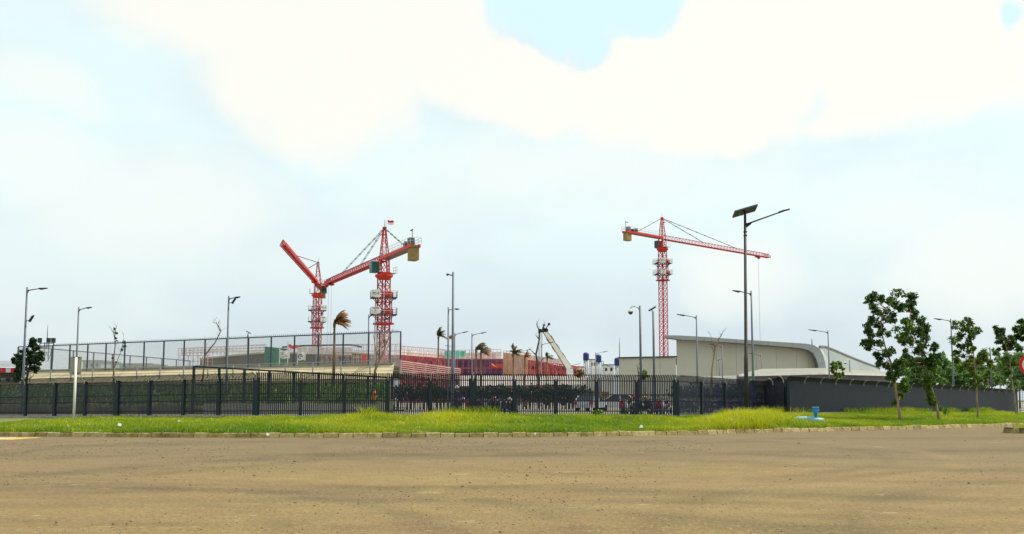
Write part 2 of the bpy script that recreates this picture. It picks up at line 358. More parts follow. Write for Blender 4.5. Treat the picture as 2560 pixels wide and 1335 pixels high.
# ------------------------------------------------------------------ ground, road, kerb, verge
KP = [(-500, 1089.5), (0, 1091), (160, 1092.3), (320, 1093.6), (640, 1094.6), (960, 1094), (1280, 1093), (1450, 1091.5), (1600, 1089.5), (1720, 1087), (1850, 1083.5), (2000, 1080), (2150, 1076.5), (2300, 1073), (2420, 1069), (2520, 1066), (2700, 1062)]
KERB = []
for px, py in KP:
    y = CAMZ * F / (py - 1000)
    for _ in range(4): y *= CAMZ / (CAMZ - P(px, py, y).z)
    KERB.append((X_at(px, y, py), y))
KERB = np.array([(-120, KERB[0][1])] + KERB + [(KERB[-1][0] + 60, KERB[-1][1] + 45)])
FN = [P(-140, 1042.5, 62), P(640, 1040, 51), P(1690, 1040, 54.3), P(1915, 1039, 65), P(1966, 1033, 60), P(2546, 1030, 100)]
FG = np.array([(-120, 62, .5), (FN[0].x, FN[0].y, FN[0].z), tuple(FN[1]), tuple(FN[2]), (15.6, 60.5, .70), (17.2, 61.0, .70), tuple(FN[5]), (130, 150, .2)])
def kerb_y(x): return np.interp(x, KERB[:, 0], KERB[:, 1])
def fence_y(x): return np.interp(x, FG[:, 0], FG[:, 1])
def fence_z(x): return np.interp(x, FG[:, 0], FG[:, 2])
KH = .20
def gz(x, y):
    """height of the ground"""
    k, f, zf = kerb_y(x), fence_y(x), fence_z(x)
    t = np.clip((y - k) / np.maximum(f - k, .1), 0, 1)
    z = KH - .03 + (zf - KH - .02) * (t ** .8)
    return np.where(y < k, 0.0, z)
g = MB(); g.quad((-4000, -200, -.02), (4000, -200, -.02), (4000, 6000, -.02), (-4000, 6000, -.02)); tag(g.build('ground', MT['farground']), kind='structure')
rd = MB(); xs = np.linspace(-110, 90, 101)
for x in xs: rd.v.append((x, -60, 0))
for x in xs: rd.v.append((x, float(kerb_y(x)) + .12, 0))
n = len(xs); rd.f += [(i, i + 1, i + 1 + n, i + n) for i in range(n - 1)]
tag(rd.build('road', MT['road']), kind='structure')
# grass verge: from the back of the kerb to the fence
vg = MB(); xs = np.concatenate([np.linspace(-105, -47, 12), np.linspace(-45, 60, 211), np.linspace(63, 95, 10)]); nt_ = 9
for x in xs:
    k, f = float(kerb_y(x)) + .16, float(fence_y(x)) + .1
    for j in range(nt_):
        y = k + (f - k) * j / (nt_ - 1); vg.v.append((x, y, float(gz(x, y)) + .02 * math.sin(x * 1.7 + j) * (0 < j < nt_ - 1)))
for i in range(len(xs) - 1):
    for j in range(nt_ - 1): a = i * nt_ + j; vg.f.append((a, a + nt_, a + nt_ + 1, a + 1))
tag(vg.build('verge', MT['soil'], smooth=True), kind='structure')
# the yard behind the fence
yd = MB()
for x in xs:
    f, z = float(fence_y(x)), float(fence_z(x))
    yd.v += [(x, f + .1, z), (x, f + 6, .5 * z + .35), (x * 2.4, f + 210, .7)]
for i in range(len(xs) - 1):
    for j in range(2): a = i * 3 + j; yd.f.append((a, a + 3, a + 4, a + 1))
tag(yd.build('yard_pavement', MT['pave'], smooth=True), kind='structure')

# kerb, stone by stone
kerb = tag(thing('kerb', None, None), kind='structure')
def kerb_meshes():
    out = []
    for i in range(6):
        w, h = .60, KH + random.uniform(-.012, .012); b = MB(); e = .018
        pr = [(0, 0), (.055, h - .03), (.09, h), (.24, h), (.24, 0)]       # y-z, front face leaning back
        x0 = -w / 2 + .012; x1 = w / 2 - .012
        o = [(x0, y, z) for y, z in pr] + [(x0 + e, y + (e if k < 3 else 0) - e * .6, z + (.004 if k in (2, 3) else 0)) for k, (y, z) in enumerate(pr)]
        o += [(x1 - e, v[1], v[2]) for v in o[5:10]] + [(x1, y, z) for y, z in pr]
        fs = [(0, 1, 2, 3, 4), (19, 18, 17, 16, 15)]
        for s_ in range(3):
            for k in range(4): a = s_ * 5 + k; fs.append((a, a + 5, a + 6, a + 1))
        b.add(o, fs); out.append(b.mesh('kerb_stone', MT['kerb'][i % 3]))
    return out
KM = kerb_meshes()
def walk(pts, step):
    pts = [Vector((p[0], p[1], 0)) for p in pts]; d = 0; out = []; need = step / 2
    for a, b in zip(pts, pts[1:]):
        L_ = (b - a).length; s_ = need
        while s_ <= L_: out.append((a + (b - a) * (s_ / L_), math.atan2(b.y - a.y, b.x - a.x))); s_ += step
        need = s_ - L_
    return out
kc = [(x, float(kerb_y(x))) for x in np.linspace(-46, 62, 420)]
for p, a in walk(kc, .60):
    place('kerb_stone', random.choice(KM), kerb, (p.x, p.y + random.uniform(-.02, .02), random.uniform(-.025, .01)), a + random.uniform(-.025, .025), (1, 1, random.uniform(.92, 1.06)))
# the tip of the traffic island at the road's edge
IX, IY = X_at(2512, 45), 45.0
isl = tag(thing('traffic_island', None, None, (0, 0, 0)), kind='structure')
ip = [(IX + 12, IY - 1.0), (IX + 3, IY - .9), (IX + 1.0, IY - .6), (IX + .25, IY + .1), (IX + .3, IY + .9), (IX + 1.2, IY + 2.0), (IX + 4, IY + 3.4), (IX + 12, IY + 5)]
tp = MB(); tp.add([(x, y, .26 + (.1 if i not in (0, 7) else 0) * 0) for i, (x, y) in enumerate(ip)] + [(IX + 6, IY + 1.5, .42)], [(i + 1, i, 8) for i in range(7)]); tp.build('island_soil', MT['soil'], isl)
for p, a in walk(ip[::-1], .6):
    place('kerb_stone', random.choice(KM), isl, (p.x, p.y, 0), a, (1, 1, 1.3))
# painted blocks beside the kerb
mk = tag(thing('road_marking', None, None), kind='structure')
for x0, x1, mt in ((-6, 22, 'roadwhite'), (31, 55, 'roadwhite'), (63, 87, 'yellow'), (91, 112, 'yellow')):
    b = MB(); ya, yb = 38.9, 41.0
    b.quad((X_at(x0 - 8, 40), ya - 1.1, .005), (X_at(x1 - 8, 40), ya - 1.1, .005), (X_at(x1, 40), yb - .9, .005), (X_at(x0, 40), yb - .9, .005)); b.build('marking_block', MT[mt], mk)

# grass blades
def blades(name, xs, ys, zs, hs, ws, var, mt, bend=.5):
    n = len(xs); a = rng.uniform(0, 2 * math.pi, n); dx, dy = np.cos(a) * ws / 2, np.sin(a) * ws / 2
    b = rng.uniform(0, 2 * math.pi, n); bx, by = np.cos(b) * hs * bend * rng.uniform(.2, 1, n) + hs * .15, np.sin(b) * hs * bend * rng.uniform(.2, 1, n)
    V = np.empty((n, 5, 3))
    V[:, 0] = np.stack([xs - dx, ys - dy, zs - .02], 1); V[:, 1] = np.stack([xs + dx, ys + dy, zs - .02], 1)
    V[:, 2] = np.stack([xs + dx * .7 + bx * .35, ys + dy * .7 + by * .35, zs + hs * .62], 1); V[:, 3] = np.stack([xs - dx * .7 + bx * .35, ys - dy * .7 + by * .35, zs + hs * .62], 1)
    V[:, 4] = np.stack([xs + bx, ys + by, zs + hs], 1)
    me = bpy.data.meshes.new(name); me.vertices.add(n * 5); me.vertices.foreach_set('co', V.ravel())
    base = np.arange(n)[:, None] * 5
    loops = np.concatenate([base + np.array([[0, 1, 2, 3]]), base + np.array([[3, 2, 4]])], 1).ravel()
    me.loops.add(n * 7); me.loops.foreach_set('vertex_index', loops.astype(np.int32))
    st = np.stack([np.arange(n) * 7, np.arange(n) * 7 + 4], 1).ravel()
    me.polygons.add(n * 2); me.polygons.foreach_set('loop_start', st.astype(np.int32)); me.update()
    at = me.attributes.new('var', 'FLOAT', 'FACE'); at.data.foreach_set('value', np.repeat(var, 2).astype(np.float32))
    me.materials.append(mt); o = bpy.data.objects.new(name, me); COL.objects.link(o); return o
def vnoise(x, y, s, seed):
    r_ = np.random.default_rng(seed); gr = r_.random((64, 64)); u, v = x / s + 31.7, y / s + 17.3
    i, j = np.floor(u).astype(int), np.floor(v).astype(int); fu, fv = u - i, v - j; fu = fu * fu * (3 - 2 * fu); fv = fv * fv * (3 - 2 * fv)
    G = lambda a, b: gr[a % 64, b % 64]
    return (G(i, j) * (1 - fu) + G(i + 1, j) * fu) * (1 - fv) + (G(i, j + 1) * (1 - fu) + G(i + 1, j + 1) * fu) * fv
def grow():
    n = 300000
    x = rng.uniform(-26, 46, n); t = rng.random(n) ** 1.1; k = kerb_y(x) + .17 - .10 * rng.random(n); f = fence_y(x) - .05
    y = k + (f - k) * t; tt = t
    n1 = vnoise(x, y, 3.0, 1); n2 = vnoise(x, y, .9, 2); n3 = vnoise(x, y, 7, 3)
    n4 = vnoise(x, y, .45, 5); n5 = vnoise(x, y, 1.7, 6)
    h = .05 + .13 * n1 + .12 * n2 * n4 + .10 * np.clip(n5 - .5, 0, 1)
    px = 1280 + x / y * F
    h *= 1 + .9 * np.exp(-((px - 1330) / 200) ** 2) * (tt > .35)           # longer growth in front of the middle run
    tall = np.exp(-((px - 1880) / 95) ** 2) * np.exp(-((tt - .30) / .32) ** 2)
    h += .55 * tall * (.5 + n2) + .22 * np.exp(-((px - 1000) / 170) ** 2) * (tt > .6) * n2
    h += .25 * (tt > .93) * (n1 > .45) * (px > 900)
    h += .26 * np.exp(-((px - 2030) / 75) ** 2) * np.exp(-((y - 49.5) / .7) ** 2) * (.5 + n2)
    bare = ((tt > .72) & (n3 + .35 * n2 < .70) & (px < 560)) | ((tt > .88) & (n2 < .45) & (px < 900)) | (n2 * .6 + n1 * .4 < .24)
    bare |= (np.abs(px - 1600) < 60) & (np.abs(tt - .55) < .12) & (n2 < .5)
    keep = ~bare | (rng.random(n) < .10)
    var = np.clip(-.05 + .70 * n3 + .55 * (n5 - .4) + .5 * (n2 - .5) + .4 * (rng.random(n) - .5) + .45 * tall - .25 * (tt < .22) * n2, 0, 1)
    ws = .022 + .016 * rng.random(n)
    z = gz(x, y)
    s = keep
    o = blades('verge_grass', x[s], y[s], z[s], h[s] * rng.uniform(.45, 1.35, s.sum()), ws[s], var[s], MT['grass'], .95)
    tag(o, 'bright green grass growing on the verge between kerb and fence', 'grass', kind='stuff')
    n = 3500; x = IX + .5 + rng.random(n) * 9; y = IY - .5 + rng.random(n) * 3.2; ok = (y - IY) < .3 + (x - IX) * .42
    x, y = x[ok], y[ok]
    o = blades('island_grass', x, y, np.full(len(x), .26), rng.uniform(.08, .22, len(x)), np.full(len(x), .03), rng.random(len(x)), MT['grass'])
    tag(o, 'short grass on the tip of the traffic island', 'grass', kind='stuff')
grow()
# loose stones on the road
def pebbles():
    b = MB(); oct_ = [(1, 0, 0), (.5, .87, 0), (-.5, .87, 0), (-1, 0, 0), (-.5, -.87, 0), (.5, -.87, 0), (.5, .3, .62), (-.45, .35, .7), (-.1, -.55, .6)]; fc = [(0, 1, 6), (1, 2, 7), (1, 7, 6), (2, 3, 7), (3, 4, 8), (3, 8, 7), (4, 5, 8), (5, 0, 6), (5, 6, 8), (6, 7, 8)]
    n = 15000
    for _ in range(n):
        y = 8.2 + 29 * random.random() ** 1.5; x = random.uniform(-1, 1) * (y * .56)
        dens = float(vnoise(np.array([x]), np.array([y]), 4, 9)[0]) * .7 + float(vnoise(np.array([x]), np.array([y]), 1.2, 10)[0]) * .3
        if random.random() > max(.04, (dens - .38) * 3.2): continue
        r_ = .006 + .014 * random.random() ** 3 + (.012 if random.random() < .03 else 0); r_ *= .55 + y / 30
        a = random.random() * 6.3; ca, sa = math.cos(a), math.sin(a); sq = [random.uniform(.6, 1.4) for _ in range(3)]
        b.add([(x + (vx * ca * sq[0] - vy * sa * sq[1]) * r_, y + (vx * sa * sq[0] + vy * ca * sq[1]) * r_, -.002 + vz * r_ * .9 * sq[2] * (1 + .3 * vx)) for vx, vy, vz in oct_], fc)
    tag(b.build('loose_gravel', MT['pebble']), 'scattered loose stones and grit on the dusty road', 'gravel', kind='stuff')
pebbles()

# ------------------------------------------------------------------ the dark picket fence
def picket_mesh(i, t=.011):
    b = MB(); w = .064; H0 = 2.02
    pr = [(0, .04), (0, H0), (-.05, H0 + .11), (-.14, H0 + .20), (-.27, H0 + .27 + i * .006)]
    o = []
    for y, z in pr: o += [(-w / 2, y - t / 2, z), (w / 2, y - t / 2, z), (w / 2, y + t / 2, z), (-w / 2, y + t / 2, z)]
    fs = [(3, 2, 1, 0), (16, 17, 18, 19)]
    for s_ in range(4):
        for k in range(4): a = s_ * 4; fs.append((a + k, a + (k + 1) % 4, a + 4 + (k + 1) % 4, a + 4 + k))
    b.add(o, fs); return b.mesh('picket', MT['picket'])
PM = [picket_mesh(i) for i in range(3)]; PT = [picket_mesh(i, .026) for i in range(3)]
pm_arm = MB().tube([(0, -.05, 1.9), (0, -.07, 2.08), (0, -.16, 2.22), (0, -.32, 2.33)], .03, 5).mesh('post_arm', MT['arm'])
pm_post = MB().box((0, .03, .98), (.17, .15, 2.02)).box((0, .03, 2.0), (.19, .17, .03)).mesh('post', MT['post'])
pm_big = MB().box((0, .03, .99), (.34, .20, 2.04)).box((0, .03, 2.02), (.36, .22, .03)).mesh('corner_post', MT['post'])
def fence(label, segs, pitch=.1, big=(), cloth_from=None, limit=300):
    root = thing('picket_fence', label, 'fence', tuple(segs[0][0]))
    cnt = 0; extra = MB(); rails = [MB() for _ in range(4)]; pl = MB(); o0 = Vector(segs[0][0]); pk = 0
    for si, (a, b, npan) in enumerate(segs):
        a, b = Vector(a), Vector(b); d = b - a; L_ = Vector((d.x, d.y, 0)).length; ang = math.atan2(d.y, d.x)
        nrm = Vector((math.sin(ang), -math.cos(ang), 0)); n = int(L_ / pitch)
        for r_, h in enumerate((.27, .82, 1.18, 1.95)):
            off = -nrm * .035; rails[r_].bar(a - o0 + off + Vector((0, 0, h)), b - o0 + off + Vector((0, 0, h)), .045, .05)
        pl.bar(a - o0 + Vector((0, 0, -.1)), b - o0 + Vector((0, 0, -.1)), .34, .28)
        for i in range(n):
            p = a + d * ((i + .5) / n) - o0; KM_ = PT if (cloth_from is not None and si >= cloth_from) else PM
            if cnt < limit:
                place('picket', KM_[(i * 7) % 3], root, p, ang + random.uniform(-.03, .03)); cnt += 1
            else:
                q = Matrix.Translation(p) @ Matrix.Rotation(ang, 4, 'Z'); me = KM_[i % 3]
                extra.add([q @ v.co for v in me.vertices], [tuple(f.vertices) for f in me.polygons])
        for i in range(npan + 1):
            if si and i == 0: continue
            cl_ = cloth_from is not None and si >= cloth_from; p = a + d * (i / npan) - o0 + nrm * (-.09 if cl_ else .05)
            place('corner_post' if pk in big else 'post', pm_big if pk in big else pm_post, root, p, ang)
            place('post_arm', pm_arm, root, p + nrm * (.17 if cl_ else .03), ang); pk += 1
    for r_ in rails: r_.build('rail', MT['picket'], root)
    pl.build('plinth', MT['conc'], root)
    if extra.v: tag(extra.build('distant_pickets', MT['picket'], root), kind='stuff')
    if cloth_from is not None:
        for si, (a, b, npan) in enumerate(segs):
            if si < cloth_from: continue
            a, b = Vector(a), Vector(b); d = b - a; ang = math.atan2(d.y, d.x); nrm = Vector((math.sin(ang), -math.cos(ang), 0))
            for i in range(npan):
                c = MB(); top = 1.62 if (si == cloth_from or i < 4) else 2.04
                for k in range(7):
                    for j, h in enumerate((.05, .7, 1.3, top)):
                        p = a + d * ((i + k / 6) / npan) - o0 - nrm * (.12 + .03 * math.sin(k * 2.1 + j * 1.3 + i)) + Vector((0, 0, h + (.03 * math.sin(i * 1.9 + k) if j == 3 else 0)))
                        c.v.append(tuple(p))
                c.f += [(k * 4 + j, k * 4 + 4 + j, k * 4 + 5 + j, k * 4 + 1 + j) for k in range(6) for j in range(3)]
                c.build('screen_cloth', MT['cloth'], root)
    return root
fence('dark picket fence run with outward curved tops behind the back of the sign board', [(FN[0], FN[1], 10)], big=(6, 10))
fence('long straight dark picket fence run in front of the parked motorbikes and cars', [(FN[1], FN[2], 10)], big=(5, 10), )
fence('dark picket fence run with black screen cloth passing behind the leaning trees', [(FN[2], FN[3], 4), (FN[3], FN[4], 2), (FN[4], FN[5], 22)], cloth_from=1)
# mesh gate where the fence ends
ga = P(2549, 1030, 98)
gt = thing('mesh_gate', 'pale welded mesh gate at the far end of the dark fence', 'gate', tuple(ga))
b = MB(); b.box((.05, 0, 1.1), (.08, .08, 2.2)); b.box((2.3, 0, 1.1), (.08, .08, 2.2)); b.bar((0, 0, 2.15), (2.3, 0, 2.15), .06); b.bar((0, 0, .12), (2.3, 0, .12), .06); b.build('gate_frame', MT['galv'], gt)
b = MB()
for i in range(1, 12): b.bar((i * .19, .02, .1), (i * .19, .02, 2.15), .025)
for i in range(1, 11): b.bar((.05, .03, .1 + i * .19), (2.3, .03, .1 + i * .19), .025)
b.build('gate_mesh', MT['galv'], gt)

# ------------------------------------------------------------------ bank, walls and fences behind
def strip(rows, name, mt, parent=None, smooth=True):
    b = MB(); n = len(rows[0])
    for r_ in rows: b.v += [tuple(p) for p in r_]
    for i in range(len(rows) - 1):
        for j in range(n - 1): a = i * n + j; b.f.append((a, a + 1, a + n + 1, a + n))
    return b.build(name, mt, parent, smooth)
def lerp(a, b, t): return a + (b - a) * t
WA, WB = P(72, 924, 94), P(985, 911, 75)                      # top line of the stone wall
rows = [[], [], [], []]
for i in range(41):
    t = i / 40; px = lerp(-200, 985, t); fy = float(fence_y(X_at(px, 58)))
    yt = lerp(94, 75, max(0, min(1, (px - 72) / 913)))
    rows[0].append((X_at(px, fy + 7), fy + 7, .55)); rows[1].append((X_at(px, fy + 7.1), fy + 7.1, 1.25 + .1 * math.sin(i)))
    rows[2].append((X_at(px, yt - 4), yt - 4, 2.55 + .15 * math.sin(i * 1.7))); rows[3].append((X_at(px, yt + .3), yt + .3, 3.3))
bank_o = strip(rows, 'embankment', MT['bank']); tag(bank_o, kind='structure')
# leafy cover on the bank
n = 9000; tx = rng.random(n); tpx = -60 + 1030 * tx; tr = rng.random(n)
yy0 = np.array([float(fence_y(X_at(p, 58))) + 7.2 for p in tpx]); yy1 = np.interp(tpx, [72, 985], [90, 71])
by = yy0 + (yy1 - yy0) * tr; bx = (tpx - 1280) / F * by; bz = 1.2 + 1.4 * tr
o = blades('bank_weeds', bx, by, bz, rng.uniform(.15, .5, n), rng.uniform(.06, .14, n), rng.random(n) * .9, MT['leaf'], .7)
tag(o, 'dark weeds covering the bank behind the fence', 'weeds', kind='stuff')
# low concrete wall at the foot of the bank
lw = thing('barrier_wall', 'low pale concrete wall at the foot of the dark bank', 'wall', (0, 0, 0))
for i in range(20):
    a, c = lerp(-60, 985, i / 20), lerp(-60, 985, (i + .985) / 20)
    ya, yc = float(fence_y(X_at(a, 58))) + 6.6, float(fence_y(X_at(c, 58))) + 6.6
    if a < 470: continue
    MB().bar((X_at(a, ya), ya, .95), (X_at(c, yc), yc, .95), .25, .75).build('wall_panel', MT['conc'], lw)
# stone courses on top of the bank, tilted back so the sun brightens them
sw = thing('retaining_wall', 'yellowish stone wall along the top of the bank behind the railing', 'wall', (0, 0, 0))
NP = 26
for i in range(NP):
    for j in range(3):
        a, c = WA.lerp(WB, i / NP), WA.lerp(WB, (i + .99) / NP); z0 = 3.12 + j * .42
        y0_ = -1.9 + j * .64; y1_ = y0_ + .632; q_ = random.uniform(-.005, .005)
        vs_ = [(a.x, a.y + y0_, z0 + q_), (c.x, c.y + y0_, z0 + q_), (c.x, c.y + y1_, z0 + .414 + q_), (a.x, a.y + y1_, z0 + .414 + q_)]
        MB().add(vs_ + [(x, y + .12, z - .22) for x, y, z in vs_], [(0, 1, 2, 3), (7, 6, 5, 4), (0, 4, 5, 1), (1, 5, 6, 2), (2, 6, 7, 3), (3, 7, 4, 0)]).build('stone_panel', MT['retain'], sw)
MB().bar((WA.x, WA.y, 4.42), (WB.x, WB.y, 4.42), .34, .10).build('coping', MT['conc'], sw)
pt = MB(); pt.add([(WA.x - 12, WA.y + 3, 4.25), (WA.x, WA.y + .1, 4.25), (WB.x, WB.y + .1, 4.25), (WB.x - 1, WB.y + 40, 4.25), (WA.x - 20, WA.y + 40, 4.25)], [(0, 1, 2, 3, 4)]); tag(pt.build('terrace', MT['pave']), kind='structure')
def railing(name, label, a, b, n, bars, h, mt, thick=.07):
    root = thing(name, label, 'railing', tuple(a)); d = Vector(b) - Vector(a)
    for k in range(bars):
        z = h * (k + 1) / bars; MB().bar((0, 0, z), d + Vector((0, 0, z)), thick * (.75 if k < bars - 1 else 1.2)).build('rail', mt, root)
    pm = MB().box((0, 0, h / 2), (.09, .09, h)).mesh('post', mt)
    for i in range(n + 1): place('post', pm, root, d * (i / n))
    return root
railing('railing', 'long grey railing on the bank in front of the yellowish stone wall', P(75, 955, 88.5), P(1000, 935, 71.5), 15, 4, 1.05, MT['railgrey'], .05)
railing('ramp_railing', 'pinkish many-barred railing running down the ramp beside the red scaffold', P(1002, 938, 71), P(1150, 956, 76), 5, 7, 1.05, MT['scafpink'], .06)
def net_panel(a, b, z0a, z1a, z0b, z1b, name, mt, parent):
    me = bpy.data.meshes.new(name); me.from_pydata([(a.x, a.y, z0a), (b.x, b.y, z0b), (b.x, b.y, z1b), (a.x, a.y, z1a)], [], [(0, 1, 2, 3)])
    uv = me.uv_layers.new(name='UVMap'); L_ = (Vector((b.x, b.y, 0)) - Vector((a.x, a.y, 0))).length
    for k, c in enumerate(((0, z0a), (L_, z0b), (L_, z1b), (0, z1a))): uv.data[k].uv = c
    me.materials.append(mt); o = bpy.data.objects.new(name, me); COL.objects.link(o); o.parent = parent; return o
def chain_fence(label, a, b, n, top_a, top_b, base_a, base_b, spikes=False, i0=0, i1=None):
    root = thing('chain_link_fence', label, 'fence', (0, 0, 0)); rail = MB(); rail.bar((a.x, a.y, top_a), (b.x, b.y, top_b), .09)
    if spikes:
        for i in range(int((b - a).length / .22)):
            p = a.lerp(b, i * .22 / (b - a).length); z = lerp(top_a, top_b, i * .22 / (b - a).length); rail.bar((p.x, p.y, z), (p.x + .05, p.y, z + .17), .03)
    rail.build('top_rail', MT['post_blue'], root)
    for i in range(n + 1):
        t = i / n; p = a.lerp(b, t); z0, z1 = lerp(base_a, base_b, t), lerp(top_a, top_b, t)
        if i >= i0 and (i1 is None or i <= i1): MB().box((p.x, p.y, (z0 + z1) / 2), (.11, .11, z1 - z0)).build('post', MT['post_blue'], root)
        if i < n:
            q = a.lerp(b, (i + 1) / n); net_panel(p, q, z0, z1, lerp(base_a, base_b, (i + 1) / n), lerp(top_a, top_b, (i + 1) / n), 'wire_mesh', MT['chain'], root)
    return root
MT['post_blue'] = mat('fence_post_blue_grey', (.055, .068, .11), .5, .2, 2)
ca, cb = P(132, 864, 92), P(922, 832, 75)
chain_fence('tall chain-link fence with spiked top rail along the terrace, left of the big crane', ca, cb, 15, ca.z, cb.z, 4.25, 4.25, True)
cb2, cc2 = P(922, 832, 75), P(1002, 829, 78)
chain_fence('short return of chain-link fence in front of the crane foot', cb2, cc2, 3, cb2.z, cc2.z, 4.25, 4.25, True, 1)
cd0, cd1 = P(46, 867, 96), P(132, 864, 92)
chain_fence('short chain-link fence end behind the leafy tree near the red and white shed', cd0, cd1, 2, cd0.z, cd1.z, 3.4, 4.25, False, 0, 1)
ce, cf = P(70, 867, 95), P(475, 902, 130)
chain_fence('second chain-link fence sloping down and away behind the taller one', ce, cf, 9, ce.z, cf.z, 4.3, 6.0)
# second dark fence behind the left end of the picket fence, only posts and rails
df = thing('rail_fence', 'dark blue fence of tall posts and a sloping top rail behind the pickets', 'fence', (0, 0, 0))
pa, pb = P(485, 916, 60), P(1010, 946, 62)
MB().bar(pa, pb, .10).build('top_rail', MT['post'], df)
for z in (.9, 1.7): MB().bar((pa.x, pa.y, z), (pb.x, pb.y, z), .05).build('rail', MT['post'], df)
for i in range(9):
    p = pa.lerp(pb, i / 8 * .94); MB().box((p.x, p.y, (p.z + .5) / 2 + .02), (.14, .14, p.z - .5)).build('post', MT['post'], df)

# ------------------------------------------------------------------ street lamps and camera poles
POLE_TOPS = []
def base_z(x, y):
    return .6
def cctv(parent, p, dirx, s=1.0):
    MB().bar(p, (p[0] + dirx * .55 * s, p[1], p[2]), .05).build('camera_bracket', MT['galv'], parent)
    c = MB(); q = Vector(p) + Vector((dirx * .55 * s, 0, .1)); c.bar(q + Vector((-dirx * .22, 0, -.25)) * s, q + Vector((dirx * .18, -.1, .33)) * s, .2 * s, .18 * s); c.bar(q + Vector((-dirx * .22, -.02, -.12)) * s, q + Vector((dirx * .28, -.12, .42)) * s, .25 * s, .03)
    c.build('camera', MT['darkmetal'], parent)
def lamp(px, pytop, Y, dpx, dpy, label, mt='galv', cam_at=None, z0=.6, group='street lamps behind the fence', lean=0):
    top = P(px, pytop, Y); H = top.z - z0
    root = thing('street_lamp', label, 'street lamp', (top.x, Y, z0), 0, group)
    MB().tube([(0, 0, 0), (0, 0, H * .33), (0, 0, H * .335), (lean, 0, H)], [.105, .10, .082, .058], 8).build('pole', MT[mt], root, True)
    MB().box((0, 0, .02), (.36, .36, .04)).build('base_plate', MT['galv'], root)
    s = Y / F; ex = dpx * s; ez = -dpy * s; L_ = abs(ex); sg = 1 if ex > 0 else -1; az = H - .22
    a = MB(); a.tube([(0, 0, az), (ex * .62, -.1, az + .10 + (ez) * .62)], [.04, .034], 6); a.bar((0, 0, az - .18), (ex * .12, 0, az + .05), .05); a.build('arm', MT[mt], root, True)
    h = MB(); x0, x1 = ex * .58, ex; zz = lambda x: az + .10 + ez * x / ex
    h.add([(x0, -.14, zz(x0) - .03), (x0, -.06, zz(x0) - .03), (x0 + sg * .14, -.19, zz(x0) - .08), (x0 + sg * .14, -.01, zz(x0) - .08), (x1, -.18, zz(x1)), (x1, -.02, zz(x1)),
           (x0, -.14, zz(x0) + .04), (x0, -.06, zz(x0) + .04), (x0 + sg * .14, -.19, zz(x0) + .05), (x0 + sg * .14, -.01, zz(x0) + .05), (x1, -.18, zz(x1) + .045), (x1, -.02, zz(x1) + .045)],
          [(0, 1, 3, 2), (2, 3, 5, 4), (6, 8, 9, 7), (8, 10, 11, 9), (0, 2, 8, 6), (2, 4, 10, 8), (1, 7, 9, 3), (3, 9, 11, 5), (4, 5, 11, 10), (0, 6, 7, 1)])
    h.build('lamp_head', MT['darkmetal'], root)
    if cam_at: cctv(root, (.05 if cam_at[1] > 0 else -.05, -.02, Z_at(cam_at[0], Y) - z0), cam_at[1], .62)
    return root
LAMPS = [
 (68, 718, 63, 53, -1, 'tall grey street lamp with a camera bracket beside the leafy tree', (802, 1)),
 (197, 768, 77, 34, -3, 'grey street lamp rising just to the right of the square sign back', None),
 (572, 740, 69, 30, -1, 'thick grey street lamp with a camera right under its short arm', (757, 1)),
 (1133, 680, 56, -17, 3, 'tallest grey street lamp, with a stubby arm pointing left', None),
 (1121, 768, 77, 28, 2, 'grey street lamp close beside the tallest lamp, arm crossing behind it', None),
 (1137, 832, 106, 34, -6, 'small grey street lamp hidden mostly behind the tallest lamp', None),
 (1180, 833, 107, 37, -5, 'grey street lamp standing left of the two windblown palms', None),
 (1297, 877, 140, 32, -6, 'small pale street lamp in front of the tan panelled scaffold block', None),
 (1353, 858, 126, 35, -6, 'grey street lamp between the bare tree and the white crane boom', None),
 (1425, 912, 200, 27, -5, 'tiny street lamp at the foot of the white crane boom', None),
 (1489, 881, 149, 31, -5, 'grey street lamp between the two blue-capped silos', None),
 (1741, 788, 84, -50, -5, 'grey street lamp in front of the roof overhang, between camera pole and bare pale tree', None),
 (1878, 727, 65, -48, -4, 'tall grey street lamp immediately behind the solar lamp', None),
 (1805, 863, 130, -34, -5, 'small pale street lamp behind the bare pale tree', None),
 (1903, 886, 155, -32, -5, 'small pale street lamp in front of the canopy roof', None),
 (2070, 826, 102, -50, -4, 'grey street lamp in front of the curved end of the big roof', None),
 (2377, 797, 88, -43, -3, 'grey street lamp between the leaning trees and the slender yellowish tree', None),
 (922, 786, 96, 36, -6, 'grey street lamp at the left of the crane mast with a bent neck', None),
 (938, 801, 90, 42, -12, 'grey street lamp at the crane mast with a rising arm', None),
 (1543, 921, 190, -34, -12, 'small pale street lamp beside the blank left corner of the big building', None),
 (1135, 866, 170, -22, -4, 'tiny street lamp over the pale green netting', None),
]
for px, py, Y, dx, dy, lab, cm in LAMPS: lamp(px, py, Y, dx, dy, lab, cam_at=cm)
